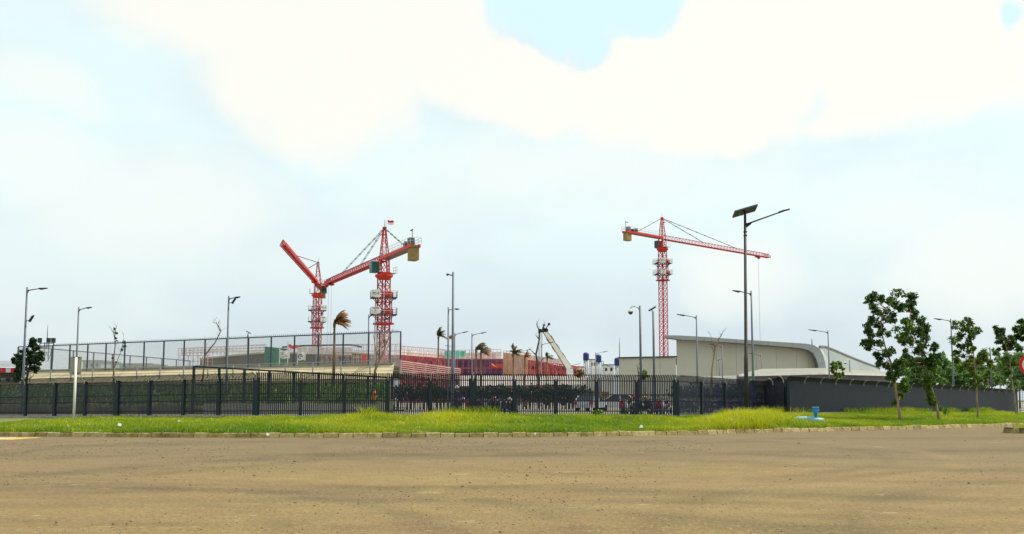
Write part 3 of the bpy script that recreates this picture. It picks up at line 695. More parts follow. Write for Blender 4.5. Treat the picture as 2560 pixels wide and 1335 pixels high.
# camera poles
def cam_pole(px, py, Y, label, kind, dirx):
    top = P(px, py, Y); z0 = .6; H = top.z - z0
    root = thing('camera_pole', label, 'camera pole', (top.x, Y, z0), 0, 'camera poles behind the fence')
    MB().tube([(0, 0, 0), (0, 0, H)], [.09, .07], 8).build('pole', MT['galv'], root, True)
    if kind == 'dome':
        MB().tube([(0, 0, H - .35), (dirx * .15, 0, H - .12), (dirx * .38, 0, H - .02), (dirx * .58, 0, H - .10), (dirx * .64, 0, H - .25)], .05, 6).build('gooseneck', MT['whiterail'], root, True)
        d = MB(); c = (dirx * .64, 0, H - .42)
        d.tube([(c[0], 0, c[2] + .18), (c[0], 0, c[2] + .05), (c[0], 0, c[2] - .02)], [.10, .19, .19], 10); d.build('dome_housing', MT['white'], root, True)
        MB().tube([(c[0], 0, c[2] - .02), (c[0], 0, c[2] - .12), (c[0], 0, c[2] - .19)], [.17, .14, .04], 10).build('dome_glass', MT['glassdark'], root, True)
    else:
        s = .8
        MB().bar((0, 0, H - .1), (dirx * .12, -.1, H + .1), .06).build('camera_bracket', MT['whiterail'], root)
        MB().bar((-dirx * .16, -.1, H + .30), (dirx * .32, -.1, H + .02), .13, .12).build('camera', MT['darkmetal'], root)
        MB().bar((-dirx * .2, -.1, H + .385), (dirx * .29, -.1, H + .10), .17, .03).build('camera_hood', MT['whiterail'], root)
cam_pole(1600, 764, 64, 'grey pole with a white dome camera on a swan neck', 'dome', -1)
cam_pole(1633, 778, 66, 'grey pole with a bullet camera aimed down left, beside the red crane mast', 'bullet', -1)
cam_pole(2475, 868, 98, 'grey pole with a dome camera among the slender trees', 'dome', -1)
cam_pole(620, 834, 110, 'thin pole with a small camera in front of the concrete deck', 'bullet', 1)
cam_pole(2124, 900, 140, 'thin pole with twin cameras in front of the sloping roof end', 'dome', -1)
cam_pole(1103 + 695, 902, 150, 'thin short pole with a flat sensor before the big grey wall', 'bullet', -1)
# slim masts
for px, py, pb_, Y, lab in ((117, 812, 870, 170, 'thin whip antenna above the floodlight frame'), (1549, 843, 895, 180, 'lightning rod on the low corner of the big building'), (2030, 845, 862, 165, 'tiny rod on the curved roof edge')):
    p = P(px, pb_, Y); h = P(px, py, Y).z - p.z
    o = MB().tube([(0, 0, 0), (0, 0, h * .6), (0, 0, h)], [.09, .07, .02], 6).build('antenna_mast', MT['galv'], loc=tuple(p)); tag(o, lab, 'antenna')
# floodlight frame
fp = P(112, 905, 150); s_ = 150 / F
fl = thing('floodlight_frame', 'steel frame carrying small floodlights above the chain-link fence', 'floodlights', tuple(fp))
b = MB(); hh = 50 * s_
for x in (-14, -2, 20, 8): b.bar((x * s_, 0, 0), (x * s_, 0, hh if x != 8 else hh * .95), .12)
for z in (.5, .75, .93): b.bar((-14 * s_, 0, hh * z), (20 * s_, 0, hh * z), .1)
for k in range(6): b.bar((-14 * s_ + k * .36, 0, hh * .1 + k % 2 * hh * .4), (-14 * s_ + (k + 1) * .36, 0, hh * .1 + (k + 1) % 2 * hh * .4), .07)
b.build('steel_frame', MT['galv'], fl)
for x in (-14, 8, 20): MB().box((x * s_, -.1, hh + .25), (.6, .4, .75), .3).build('floodlight', MT['darkmetal'], fl)

# solar street lamp on the verge
sp = P(1866, 1050, 51); sp.z = float(gz(sp.x, sp.y))
tz = P(1862.5, 533, 51).z - sp.z; SL = 51 / F; TX = P(1862.5, 533, 51).x - sp.x
sl = thing('solar_lamp', 'tall solar street lamp with tilted dark panel and long raised arm on the verge', 'street lamp', tuple(sp))
MB().tube([(0, 0, 0), (TX * .3, 0, 3.4), (TX * .3, 0, 3.42), (TX, 0, tz)], [.115, .108, .088, .068], 10).build('pole', MT['blackpole'], sl, True)
MB().box((0, 0, .02), (.4, .4, .04)).build('base_plate', MT['galv'], sl)
b = MB()
for z in (tz - 1.02, tz - 1.22): b.tube([(TX * .93, 0, z - .03), (TX * .93, 0, z + .03)], .10, 10)
b.build('collar', MT['blackpole'], sl)
az_ = tz - .62
b = MB(); b.tube([(TX, 0, az_ + .0), (TX + 88 * SL, -.1, az_ + 31 * SL)], [.045, .032], 8); b.add([(TX, -.02, az_ - .22), (TX, .02, az_ - .22), (TX + 17 * SL, .02, az_ + .05), (TX + 17 * SL, -.02, az_ + .05), (TX, -.02, az_ + .1), (TX, .02, az_ + .1)], [(0, 1, 2, 3), (0, 3, 4), (1, 5, 2), (4, 3, 2, 5)]); b.build('arm', MT['blackpole'], sl)
b = MB(); b.bar((TX + 84 * SL, -.1, az_ + 30 * SL), (TX + 98 * SL, -.1, az_ + 35 * SL), .18, .09); b.bar((TX + 98 * SL, -.1, az_ + 35 * SL), (TX + 111 * SL, -.1, az_ + 38 * SL), .24, .06); b.build('lamp_head', MT['darkmetal'], sl)
pn = thing('solar_panel', None, None); pn.parent = sl; pn.location = (TX + .0, 0, tz + .12); pn.rotation_euler = (R(-13), R(-16.5), 0)
MB().box((0, 0, 0), (1.27, .82, .05)).build('panel_body', MT['darkmetal'], pn)
MB().box((0, 0, .032), (1.21, .76, .012)).build('panel_cells', MT['glassdark'], pn)
b = MB()
for x in (-.63, .63): b.box((x, 0, .0), (.03, .85, .07))
for y in (-.41, .41): b.box((0, y, .0), (1.23, .03, .07))
b.build('panel_frame', MT['galv'], pn)
MB().tube([(TX, 0, tz - .02), (TX, 0, tz + .1)], .06, 8).build('panel_mount', MT['blackpole'], sl)
MB().tube([(TX - .30, -.1, tz - .02), (TX - .29, -.1, tz - .13), (TX - .2, -.1, tz - .17), (TX - .1, -.1, tz - .09), (TX - .04, -.05, tz - .1)], .009, 5).build('cable_loop', MT['whiterail'], sl)

# sign board seen from behind
bp_ = P(184, 1052, 48); bp_.z = float(gz(bp_.x, bp_.y)); k48 = 48 / F
sg = thing('sign_board', 'back of a square grey sign board on a pale post standing in the grass', 'sign', tuple(bp_))
hp = P(184, 893, 48).z - bp_.z
MB().tube([(0, 0, -.1), (0, 0, hp)], .062, 10).build('post', MT['white'], sg, True)
zc = P(184, 914, 48).z - bp_.z
MB().box((-.06, .12, zc), (29 * k48, .02, 45 * k48)).build('board', MT['signback'], sg)
for z in (.42, -.36): MB().box((-.02, .085, zc + z), (.30, .05, .04)).build('bracket', MT['darkmetal'], sg)
MB().box((-.04, .105, zc + .25), (.035, .03, 1.5)).build('stiffener', MT['galv'], sg)

# round prohibition sign at the traffic island
rs = P(2574, 912, 45.5); rz_ = rs.z - .3
ps = thing('road_sign', 'round red-rimmed prohibition sign on a pole at the traffic island', 'sign', (rs.x, rs.y, .3))
MB().tube([(0, .06, 0), (0, .06, rz_ + .45)], .035, 8).build('pole', MT['galv'], ps)
b = MB(); NN = 36
for r0, r1, y in ((.36, .50, -.012),):
    o = []
    for k in range(NN):
        a = 2 * math.pi * k / NN
        o += [(r0 * math.cos(a), y, rz_ + r0 * math.sin(a)), (r1 * math.cos(a), y, rz_ + r1 * math.sin(a)), (r1 * math.cos(a), .012, rz_ + r1 * math.sin(a)), (r0 * math.cos(a), .012, rz_ + r0 * math.sin(a))]
    fs = []
    for k in range(NN):
        a, c = k * 4, ((k + 1) % NN) * 4
        for j in range(4): fs.append((a + j, a + (j + 1) % 4, c + (j + 1) % 4, c + j))
    b.add(o, fs)
b.build('rim', MT['signred'], ps)
MB().tube([(0, .008, rz_), (0, -.004, rz_)], .37, 36).build('face', MT['signface'], ps)

# blue hydrant standing on a pipe
hy = P(2032, 1046, 51); hy.z = float(gz(hy.x, hy.y))
pp_ = thing('water_pipe', 'fat pale blue pipe lying half hidden in the grass', 'pipe', tuple(P(2020, 1052, 50.5))); pp_.location.z = float(gz(pp_.location.x, 50.5))
MB().tube([(-.78, 0, .06), (-.72, 0, .16), (-.55, 0, .20), (.1, 0, .20), (.72, -.1, .12), (.85, -.12, .0)], [.12, .17, .18, .18, .17, .12], 12).build('pipe_run', MT['bluepipe'], pp_, True)
b = MB()
for x in (-.2, .28): b.tube([(x - .03, 0, .19), (x + .03, 0, .19)], .21, 12)
b.build('flange', MT['bluepipe'], pp_)
hd = thing('hydrant', 'bright blue hydrant standing up from the pale blue pipe', 'hydrant', (hy.x, 50.5, pp_.location.z + .30))
b = MB(); b.tube([(0, 0, 0), (0, 0, .22), (0, 0, .26), (0, 0, .38), (0, 0, .52)], [.085, .085, .10, .13, .14], 12); b.build('barrel', MT['blue'], hd, True)
b = MB()
for z in (.05, .24): b.tube([(0, 0, z - .02), (0, 0, z + .02)], .14, 12)
b.tube([(0, 0, .50), (0, 0, .55)], .175, 12); b.build('flange', MT['blue'], hd)
MB().tube([(0, 0, .55), (0, 0, .58)], .165, 12).build('cap', MT['bluepipe'], hd)
for sx_ in (-1, 1): MB().tube([(sx_ * .08, 0, .38), (sx_ * .19, 0, .38)], .05, 8).build('nozzle', MT['blue'], hd)

# litter on the grass
for (px, py, Y, sz, lab) in ((1603, 1076, 42.6, .22, 'white folded carton leaning on the grass by the kerb'), (297, 1066, 43, .16, 'crumpled pale bag on the grass right of the sign board post'),
                             (447, 1059, 45, .12, 'small white scrap high on the grass left of the middle'), (668, 1086, 39.4, .14, 'pale scrap at the kerb below the left fence corner'), (1338, 1082, 39.6, .13, 'pale crumpled paper at the kerb, mid verge')):
    p = P(px, py, Y); p.z = float(gz(p.x, p.y)) + .1
    b = MB(); c = sz / 2
    vs = [(random.uniform(.6, 1) * sx_ * c, random.uniform(.6, 1) * sy_ * c * .6, random.uniform(.5, 1) * (c * (1.1 if k else -.6)) + .04) for k in (0, 1) for sx_, sy_ in ((-1, -1), (1, -1), (1, 1), (-1, 1))]
    b.add(vs, [(0, 3, 2, 1), (4, 5, 6, 7), (0, 1, 5, 4), (1, 2, 6, 5), (2, 3, 7, 6), (3, 0, 4, 7)])
    o = b.build('litter', MT['white'], loc=tuple(p)); o.rotation_euler = (0, .4, random.random() * 3); tag(o, lab, 'litter', 'litter on the verge')

# ------------------------------------------------------------------ tower cranes
def lattice(b, w0, w1, z0, z1, leg, brace, bays, X=True):
    c = lambda w, z: [(-w / 2, -w / 2, z), (w / 2, -w / 2, z), (w / 2, w / 2, z), (-w / 2, w / 2, z)]
    B, T = c(w0, z0), c(w1, z1)
    for i in range(4): b.bar(B[i], T[i], leg)
    for k in range(bays):
        a, d = k / bays, (k + 1) / bays
        lo = [Vector(B[i]).lerp(Vector(T[i]), a) for i in range(4)]; hi = [Vector(B[i]).lerp(Vector(T[i]), d) for i in range(4)]
        for i in range(4):
            j = (i + 1) % 4; b.bar(hi[i], hi[j], brace * 1.2)
            if X: b.bar(lo[i], hi[j], brace); b.bar(lo[j], hi[i], brace)
            else: b.bar(lo[i] if k % 2 else lo[j], hi[j] if k % 2 else hi[i], brace)
    return b
SEC = lattice(MB(), 1.6, 1.6, 0, 3, .17, .075, 2).mesh('mast_section', MT['red'])
CLB = lattice(MB(), 2.05, 2.05, 0, 5.6, .13, .07, 3, False).mesh('climbing_frame', MT['red'])
def jib_sec(l, w, h):
    b = MB()
    for y in (-w / 2, w / 2): b.bar((0, y, 0), (l, y, 0), .15)
    b.bar((0, 0, h), (l, 0, h), .14); n = 4
    for k in range(n):
        x0, x1 = l * k / n, l * (k + 1) / n; xm = (x0 + x1) / 2
        for y in (-w / 2, w / 2): b.bar((x0, y, 0), (xm, 0, h), .07); b.bar((xm, 0, h), (x1, y, 0), .07)
        b.bar((x0, -w / 2, 0), (x0, w / 2, 0), .07); b.bar((x0, -w / 2, 0), (x1, w / 2, 0), .06)
    b.bar((0, 0, .02), (l, 0, .02), w * .55, .04)
    return b
JS = jib_sec(6, 1.25, 1.15).mesh('jib_section', MT['red'])
PLAT = MB()
for s1, s2 in (((-2.3, -1.3), (2.3, -1.3)), ((-2.3, 1.3), (2.3, 1.3)), ((-1.9, -1.6), (-1.9, 1.6)), ((1.9, -1.6), (1.9, 1.6))): PLAT.bar((*s1, 0), (*s2, 0), .75, .10)
for sx_ in (-1, 1):
    for y in (-1, 1): PLAT.bar((sx_ * 1.9, y, -.03), (sx_ * 1.05, y, -.9), .09)
PLAT = PLAT.mesh('platform', MT['darkmetal'])
PRAIL = MB()
cs = [(-2.3, -1.65), (2.3, -1.65), (2.3, 1.65), (-2.3, 1.65)]
for i in range(4):
    a, c = Vector((*cs[i], 0)), Vector((*cs[(i + 1) % 4], 0))
    for z in (.55, 1.1): PRAIL.bar(a + Vector((0, 0, z)), c + Vector((0, 0, z)), .06)
    for k in range(4): p = a.lerp(c, k / 4); PRAIL.bar(p, p + Vector((0, 0, 1.1)), .06)
PRAIL = PRAIL.mesh('guard_rail', MT['whiterail'])
def text_mesh(txt, size, mt):
    cu = bpy.data.curves.new('lettering', 'FONT'); cu.body = txt; cu.size = size; cu.align_x = 'CENTER'; cu.align_y = 'CENTER'; cu.extrude = .01; cu.offset = size * .02; cu.space_line = .85
    o = bpy.data.objects.new('lettering', cu); COL.objects.link(o); dg = bpy.context.evaluated_depsgraph_get(); dg.update()
    me = bpy.data.meshes.new_from_object(o.evaluated_get(dg)); bpy.data.objects.remove(o); bpy.data.curves.remove(cu)
    me.name = 'lettering'; me.materials.clear(); me.materials.append(mt); return me
def crane(label, base, mast_yaw, jib_yaw, ring, jibL, cjL, code, trolley, sign_yaw, cab_side=1, sign_x=-.75):
    root = thing('tower_crane', label, 'tower crane', (base[0], base[1], 0), 0, 'red tower cranes')
    n = int(ring / 3 + .999); my = R(mast_yaw)
    for k in range(n): place('mast_section', SEC, root, (0, 0, ring - .4 - 3 * (k + 1)), my)
    place('climbing_frame', CLB, root, (0, 0, ring - 8.6), my)
    b = MB(); b.box((0, 0, ring - 8.7), (2.7, 2.7, .32), my); b.build('climbing_collar', MT['red'], root)
    for z, tall in ((ring - 4.1, 0), (ring - 7.1, 1)):
        pf = place('platform', PLAT, root, (0, 0, z), my * .3); place('guard_rail', PRAIL, pf, (0, 0, .05))
        MB().box((.85, -1.0, .55), (1.5, .6, .8)).build('hydraulic_pack', MT['redlight'], pf)
        bd = MB().box((0, 0, 0), (1.45, .05, 1.35)).build('sign_board', MT['white'], root); q = Matrix.Rotation(R(sign_yaw), 3, 'Z') @ Vector((sign_x, -2.25, 0))
        bd.location = (q.x, q.y, z + .62); bd.rotation_euler = (0, 0, R(sign_yaw))
        lines = [(code, .60, 0)] if not tall else [('TUNNEL', .30, .38), ('JO', .28, 0), ('LT 1', .30, -.38)]
        for t_, s_, dz in lines:
            tx = place('lettering', text_mesh(t_, s_, MT['ink']), bd, (0, -.04, dz)); tx.rotation_euler = (R(90), 0, 0)
    b = MB(); b.tube([(0, 0, ring - .75), (0, 0, ring - .35), (0, 0, ring - .30), (0, 0, ring + .05)], [1.15, 1.45, 1.6, 1.6], 12); b.build('slewing_ring', MT['redlight'], root)
    up = thing('upperworks', None, None); up.parent = root; up.location = (0, 0, ring); up.rotation_euler = (0, 0, R(jib_yaw))
    b = lattice(MB(), 1.5, 1.4, .05, 2.7, .18, .09, 1); b.box((0, 0, .25), (1.9, 1.9, .45)); b.build('slewing_tower', MT['red'], up)
    b = lattice(MB(), 1.4, .38, 2.7, 8.5, .15, .06, 5, False); b.box((0, 0, 8.55), (.6, .6, .3)); b.bar((-.2, 0, 8.5), (1.0, 0, 8.2), .12); b.build('tower_head', MT['red'], up)
    MB().tube([(0, 0, 8.6), (0, 0, 10.0)], [.05, .03], 5).build('anemometer_mast', MT['rope'], up)
    b = MB(); b.box((1.0, 0, 7.4), (.9, .8, .06))
    for x in (.6, 1.4): b.bar((x, -.4, 7.4), (x, -.4, 8.2), .05); b.bar((x, .4, 7.4), (x, .4, 8.2), .05)
    b.bar((.6, -.4, 8.2), (1.4, -.4, 8.2), .05); b.bar((.6, .4, 8.2), (1.4, .4, 8.2), .05); b.build('head_platform', MT['whiterail'], up)
    ns = int(jibL // 6)
    for k in range(ns): place('jib_section', JS, up, (.75 + k * 6, 0, 2.65), 0)
    rem = jibL - ns * 6
    b = jib_sec(max(rem, .8), 1.2, 1.1); b.bar((rem, -.6, 0), (rem + .7, 0, .9), .1); b.bar((rem, .6, 0), (rem + .7, 0, .9), .1); o = b.build('jib_tip', MT['red'], up, loc=(.75 + ns * 6, 0, 2.65))
    b = MB()
    for y in (-.75, .75): b.bar((-.6, y, 2.95), (-cjL, y, 2.95), .28, .52)
    for k in range(7): b.bar((-1 - k * (cjL - 1.5) / 6, -.7, 2.8), (-1 - k * (cjL - 1.5) / 6, .7, 2.8), .16)
    b.build('counter_jib', MT['redlight'], up)
    MB().box((-cjL / 2 - .3, 0, 2.74), (cjL - .6, 1.24, .06)).build('walkway', MT['galv'], up)
    b = MB()
    for y in (-.95, .95):
        for z in (3.75, 4.25): b.bar((-1, y, z), (-cjL - .2, y, z), .05)
        for k in range(11): x = -1 - k * (cjL - .8) / 10; b.bar((x, y, 3.2), (x, y, 4.25), .05)
    for z in (3.75, 4.25): b.bar((-cjL - .2, -.95, z), (-cjL - .2, .95, z), .05)
    b.build('guard_rail', MT['whiterail'], up)
    for k in range(3): MB().box((-cjL + .45 + k * .62, 0, 1.85), (.58, 1.35, 2.5)).build('counterweight_block', MT['tan'], up)
    b = MB(); b.tube([(-cjL + 3.4, -.6, 3.7), (-cjL + 3.4, .6, 3.7)], .42, 10); b.box((-cjL + 3.4, 0, 3.35), (1.2, 1.5, .25)); b.box((-cjL + 4.5, 0, 3.75), (.7, .8, 1.0)); b.build('hoist_winch', MT['darkmetal'], up)
    MB().box((-cjL + 1.7, .2, 3.85), (1.1, .9, 1.1)).build('electric_cabinet', MT['galv'], up)
    b = MB(); b.tube([(-cjL + .8, .3, 3.2), (-cjL + .8, .3, 5.7)], .06, 5); b.bar((-cjL + .7, .3, 5.7), (-cjL + 1.6, .3, 5.6), .16); b.build('aircraft_lamp', MT['darkmetal'], up)
    top = Vector((0, 0, 8.5))
    def tie(p, k=8):
        p = Vector(p)
        for y in (-.12, .12):
            b_ = MB(); a_, e_ = top + Vector((0, y, 0)), p + Vector((0, y, 0)); b_.tube([a_, e_], .045, 5)
            for i in range(1, k): q = a_.lerp(e_, i / k); d = (e_ - a_).normalized(); b_.tube([q - d * .18, q + d * .18], .085, 5)
            b_.build('tie_bar', MT['rope'], up)
    tie((jibL * .68, 0, 3.8), 9); tie((jibL * .36, 0, 3.8), 6); tie((-cjL + 4.6, 0, 3.3), 6)
    b = MB(); b.box((.3, cab_side * 1.75, 1.35), (1.7, 1.25, 1.9)); b.build('cab', MT['cab'], up)
    MB().box((1.16, cab_side * 1.75, 1.55), (.03, 1.05, 1.2)).build('cab_window', MT['glassdark'], up)
    MB().box((.3, cab_side * 2.39, 1.65), (1.2, .03, .9)).build('cab_window', MT['glassdark'], up)
    MB().box((.3, cab_side * 1.75, 2.36), (1.9, 1.45, .1)).build('cab_roof', MT['white'], up)
    b = MB(); b.box((-.1, -cab_side * 1.5, .35), (2.0, 1.1, .07))
    for x in (-1.1, -.1, .9): b.bar((x, -cab_side * 2.05, .35), (x, -cab_side * 2.05, 1.5), .06)
    for z in (.95, 1.5): b.bar((-1.1, -cab_side * 2.05, z), (.9, -cab_side * 2.05, z), .06)
    b.build('side_platform', MT['whiterail'], up)
    tx_ = jibL * trolley
    b = MB(); b.box((tx_, 0, 2.35), (1.6, 1.5, .25)); b.box((tx_ + 1.0, .5, 2.2), (.5, .6, .6)); b.build('trolley', MT['red'], up)
    b = MB()
    for y in (-.25, .25): b.tube([(tx_ + y, y, 2.3), (tx_ + y, y, -ring + 9)], .022, 4)
    b.build('hoist_rope', MT['rope'], up)
    MB().box((tx_, 0, -ring + 8.6), (.6, .4, .9)).build('hook_block', MT['tan'], up)
    return root
c3 = P(960, 688, 170); c1 = P(1656, 622, 260); c2 = P(794, 737, 250)
crane('big red tower crane with sign TC-3 and a brown counterweight at the right', c3, 40, 115.5, c3.z, 40, 16.5, 'TC-3', .93, -10, 1, -.72)
crane('red tower crane with sign TC-1 above the curved roof, jib to the right', c1, 33, 42, c1.z, 51, 15.5, 'TC-1', .90, 8, 1, -.5)
crane('smaller red tower crane beside the big one, long jib rising up left', c2, 44, -84.5, c2.z, 64, 15, 'TC-2', .12, 30, 1, .9)
# flag on the crane head
def flag_cloth(name, w, h, cols, parent, x0=0, z0=0, amp=.12, droop=.25, ph=0):
    for ci, (a, c, mt) in enumerate(cols):
        b = MB(); nx, nz = 10, 3
        for i in range(nx + 1):
            for j in range(nz + 1):
                u = i / nx; v = a + (c - a) * j / nz
                b.v.append((x0 + u * w * .97, amp * math.sin(u * 7 + ph + v) * (.3 + u), z0 - v * h - droop * u * w * (.6 + .4 * math.sin(ph + u * 3)) + .04 * math.sin(u * 9 + ph)))
        b.f += [(i * (nz + 1) + j, (i + 1) * (nz + 1) + j, (i + 1) * (nz + 1) + j + 1, i * (nz + 1) + j + 1) for i in range(nx) for j in range(nz)]
        b.build(name, mt, parent, True)
ff = thing('flag', 'small red and white flag flying from the head of the big crane', 'flag', (c3.x + .25, c3.y - .1, c3.z + 8.6))
MB().tube([(0, 0, 0), (.02, 0, 1.35)], .03, 5).build('flag_pole', MT['rope'], ff)
flag_cloth('cloth', 1.1, .8, [(0, .5, MT['flagred']), (.5, 1, MT['flagwhite'])], ff, .3, 1.35, .1, .2, 1)
def flag(px, py, Y, w, h, cols, label, emblem=None, ph=0, pole=1.6):
    p = P(px, py, Y); s = Y / F; r_ = thing('flag', label, 'flag', (p.x, p.y, p.z - h * s - pole))
    H = h * s + pole
    MB().tube([(0, 0, 0), (0, 0, H + .3)], .05, 6).build('flag_pole', MT['whiterail'], r_)
    flag_cloth('cloth', w * s, h * s, cols, r_, .04, H, .12, .16, ph)
    if emblem: emblem(r_, w * s, h * s, H)
    return r_
flag(720, 861, 92, 24, 17, [(0, .5, MT['flagred']), (.5, 1, MT['flagwhite'])], 'red and white national flag flapping on the terrace', ph=.4, pole=1.5)
def em_text(r_, w, h, H):
    b = MB()
    for z, x0, x1 in ((.30, .22, .45), (.48, .22, .42), (.80, .2, .52)): b.bar((x0 * w, -.22, H - z * h - .12 * w * x1), (x1 * w, -.22, H - z * h - .13 * w * x1), .02, .07)
    b.build('emblem_lines', MT['cab'], r_); c = MB(); c.add([(w * .55, -.24, H - .95 * h), (w * .9, -.24, H - .85 * h), (w * .68, -.24, H - .42 * h)], [(0, 1, 2)]); c.build('emblem_triangle', MT['scafpink'], r_)
flag(699, 875, 90, 25, 20, [(0, 1, MT['flagwhite'])], 'white flag with green lines and pinkish emblem in front of the green netting', em_text, 1.3, 1.0)
def em_ring(r_, w, h, H):
    b = MB(); c = Vector((w * .42, -.26, H - h * .5 - .06 * w)); rr = h * .24
    pts = [c + Vector((math.cos(a) * rr, 0, math.sin(a) * rr)) for a in np.linspace(-.4, 5.0, 16)]; b.tube(pts, .05, 5); b.bar(c + Vector((-.03, 0, 0)), c + Vector((.16, 0, 0)), .05); b.build('emblem_ring', MT['ink'], r_)
flag(744, 880, 88, 20, 20, [(0, 1, MT['flagwhite'])], 'white flag with a dark round emblem beside the red and white flag', em_ring, 2.2, .9)

# ------------------------------------------------------------------ the building site
def line_pts(pts, n):
    """n+1 points along a polyline given as P() points, evenly spaced"""
    pts = [Vector(p) for p in pts]; seg = [(b - a).length for a, b in zip(pts, pts[1:])]; T = sum(seg); out = []
    for i in range(n + 1):
        d = T * i / n; k = 0
        while k < len(seg) - 1 and d > seg[k]: d -= seg[k]; k += 1
        out.append(pts[k].lerp(pts[k + 1], min(1, d / seg[k])))
    return out
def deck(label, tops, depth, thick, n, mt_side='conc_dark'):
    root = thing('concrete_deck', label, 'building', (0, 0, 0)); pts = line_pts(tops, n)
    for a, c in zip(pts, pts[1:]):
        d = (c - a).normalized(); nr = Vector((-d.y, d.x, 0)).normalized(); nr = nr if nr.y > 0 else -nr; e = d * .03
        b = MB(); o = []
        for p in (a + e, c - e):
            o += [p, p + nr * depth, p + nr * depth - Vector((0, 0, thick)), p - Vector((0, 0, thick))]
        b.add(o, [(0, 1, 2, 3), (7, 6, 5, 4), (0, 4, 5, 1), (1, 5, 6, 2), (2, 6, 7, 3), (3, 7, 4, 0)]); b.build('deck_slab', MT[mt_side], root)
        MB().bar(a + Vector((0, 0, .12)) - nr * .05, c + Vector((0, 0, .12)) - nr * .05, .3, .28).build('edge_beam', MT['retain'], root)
        q = a.lerp(c, .5) + nr * 2.0; MB().box((q.x, q.y, (q.z - thick) / 2), (1.2, 1.2, q.z - thick)).build('column', MT['conc_dark'], root)
    return root
def scaffold(label, a, b, n, z0, z1, lifts, mt, depth=1.4, brace=True, t=.09, group=None):
    """bays of frames: each bay one part"""
    root = thing('scaffolding', label, 'scaffolding', (0, 0, 0)); a, b = Vector(a), Vector(b)
    d = (b - a); d.z = 0; nr = Vector((-d.y, d.x, 0)).normalized(); nr = nr if nr.y > 0 else -nr
    if not isinstance(z0, tuple): z0 = (z0, z0)
    if not isinstance(z1, tuple): z1 = (z1, z1)
    for i in range(n):
        t0, t1 = i / n, (i + 1) / n; m = MB()
        for k in (1, lifts):
            p = a + d * t0; z = lerp(lerp(*z0, t0), lerp(*z1, t0), k / lifts); m.bar((p.x, p.y, z), (p.x + nr.x * depth, p.y + nr.y * depth, z), t * .8)
            if i == n - 1: p = a + d * t1; z = lerp(lerp(*z0, t1), lerp(*z1, t1), k / lifts); m.bar((p.x, p.y, z), (p.x + nr.x * depth, p.y + nr.y * depth, z), t * .8)
        for off in (0, depth):
            p, q = a + d * t0 + nr * off, a + d * t1 + nr * off
            zb0, zb1, zt0, zt1 = lerp(*z0, t0), lerp(*z0, t1), lerp(*z1, t0), lerp(*z1, t1)
            m.bar((p.x, p.y, zb0), (p.x, p.y, zt0), t)
            if i == n - 1: m.bar((q.x, q.y, zb1), (q.x, q.y, zt1), t)
            for k in range(1, lifts + 1):
                u0, u1 = lerp(zb0, zt0, k / lifts), lerp(zb1, zt1, k / lifts); m.bar((p.x, p.y, u0), (q.x, q.y, u1), t * .8)
                if brace and off == 0:
                    v0, v1 = lerp(zb0, zt0, (k - 1) / lifts), lerp(zb1, zt1, (k - 1) / lifts)
                    if (i + k) % 2: m.bar((p.x, p.y, v0), (q.x, q.y, u1), t * .6)
                    else: m.bar((p.x, p.y, u0), (q.x, q.y, v1), t * .6)
        m.build('scaffold_bay', MT[mt], root)
    return root
def panels(label, a, b, n, z0, z1, mt, name='formwork', gap=.06, cat='formwork'):
    root = thing(name, label, cat, (0, 0, 0)); a, b = Vector(a), Vector(b); d = b - a; d.z = 0
    if not isinstance(z0, tuple): z0 = (z0, z0)
    if not isinstance(z1, tuple): z1 = (z1, z1)
    for i in range(n):
        t0, t1 = i / n, (i + 1) / n; p, q = a + d * t0 + d.normalized() * gap, a + d * t1
        u0, u1 = lerp(*z0, t0), lerp(*z0, t1); w0, w1 = lerp(*z1, t0), lerp(*z1, t1); nr = Vector((-d.y, d.x, 0)).normalized() * .08; j = Vector((0, random.uniform(-.05, .05), 0))
        o = [p + j, q + j, q + j + nr, p + j + nr]; vs = [(v.x, v.y, (u0 if k in (0, 3) else u1)) for k, v in enumerate(o)] + [(v.x, v.y, (w0 if k in (0, 3) else w1)) for k, v in enumerate(o)]
        m = MB(); m.add(vs, [(0, 3, 2, 1), (4, 5, 6, 7), (0, 1, 5, 4), (1, 2, 6, 5), (2, 3, 7, 6), (3, 0, 4, 7)])
        for k in (.25, .5, .75): c = p.lerp(q, k); m.bar((c.x, c.y - .06, lerp(u0, u1, k)), (c.x, c.y - .06, lerp(w0, w1, k)), .07)
        m.build('panel', MT[mt], root)
    return root
D = 172
# left deck: tapering slab with a paler edge beam
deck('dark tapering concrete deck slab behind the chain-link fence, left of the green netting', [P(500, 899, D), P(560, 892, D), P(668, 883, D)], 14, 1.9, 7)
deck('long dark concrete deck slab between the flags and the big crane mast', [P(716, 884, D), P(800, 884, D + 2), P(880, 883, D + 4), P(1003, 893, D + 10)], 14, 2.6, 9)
scaffold('faded scaffold guard frames standing on the left deck edge', P(446, 880, D), P(662, 868, D), 22, (P(446, 888, D).z, P(662, 882, D).z), (P(446, 871, D).z, P(662, 861, D).z), 3, 'scafpink', 1.6, False, .075)
scaffold('faded scaffold tower at the left end of the deck', P(446, 910, D - 3), P(520, 908, D - 3), 6, 5.4, P(446, 888, D - 3).z, 4, 'scafpink', 2.4, True, .075)
pw = thing('steel_beam', 'long white pipe beam lying along the left deck edge', 'beam', (0, 0, 0))
MB().bar(P(480, 876, D - 1), P(655, 879, D - 1), .35, .3).build('beam_run', MT['white'], pw)
for px in (482, 512, 551, 564): MB().bar(P(px, 886, D - 1), P(px, 876, D - 1), .3).build('stub_column', MT['white'], pw)
panels('green safety netting sheets hung at the left of the deck', P(660, 907, 166), P(720, 907, 166), 4, 5.2, (P(660, 866, 166).z, P(720, 872, 166).z), 'netgreen', 'safety_net', .02, 'netting')
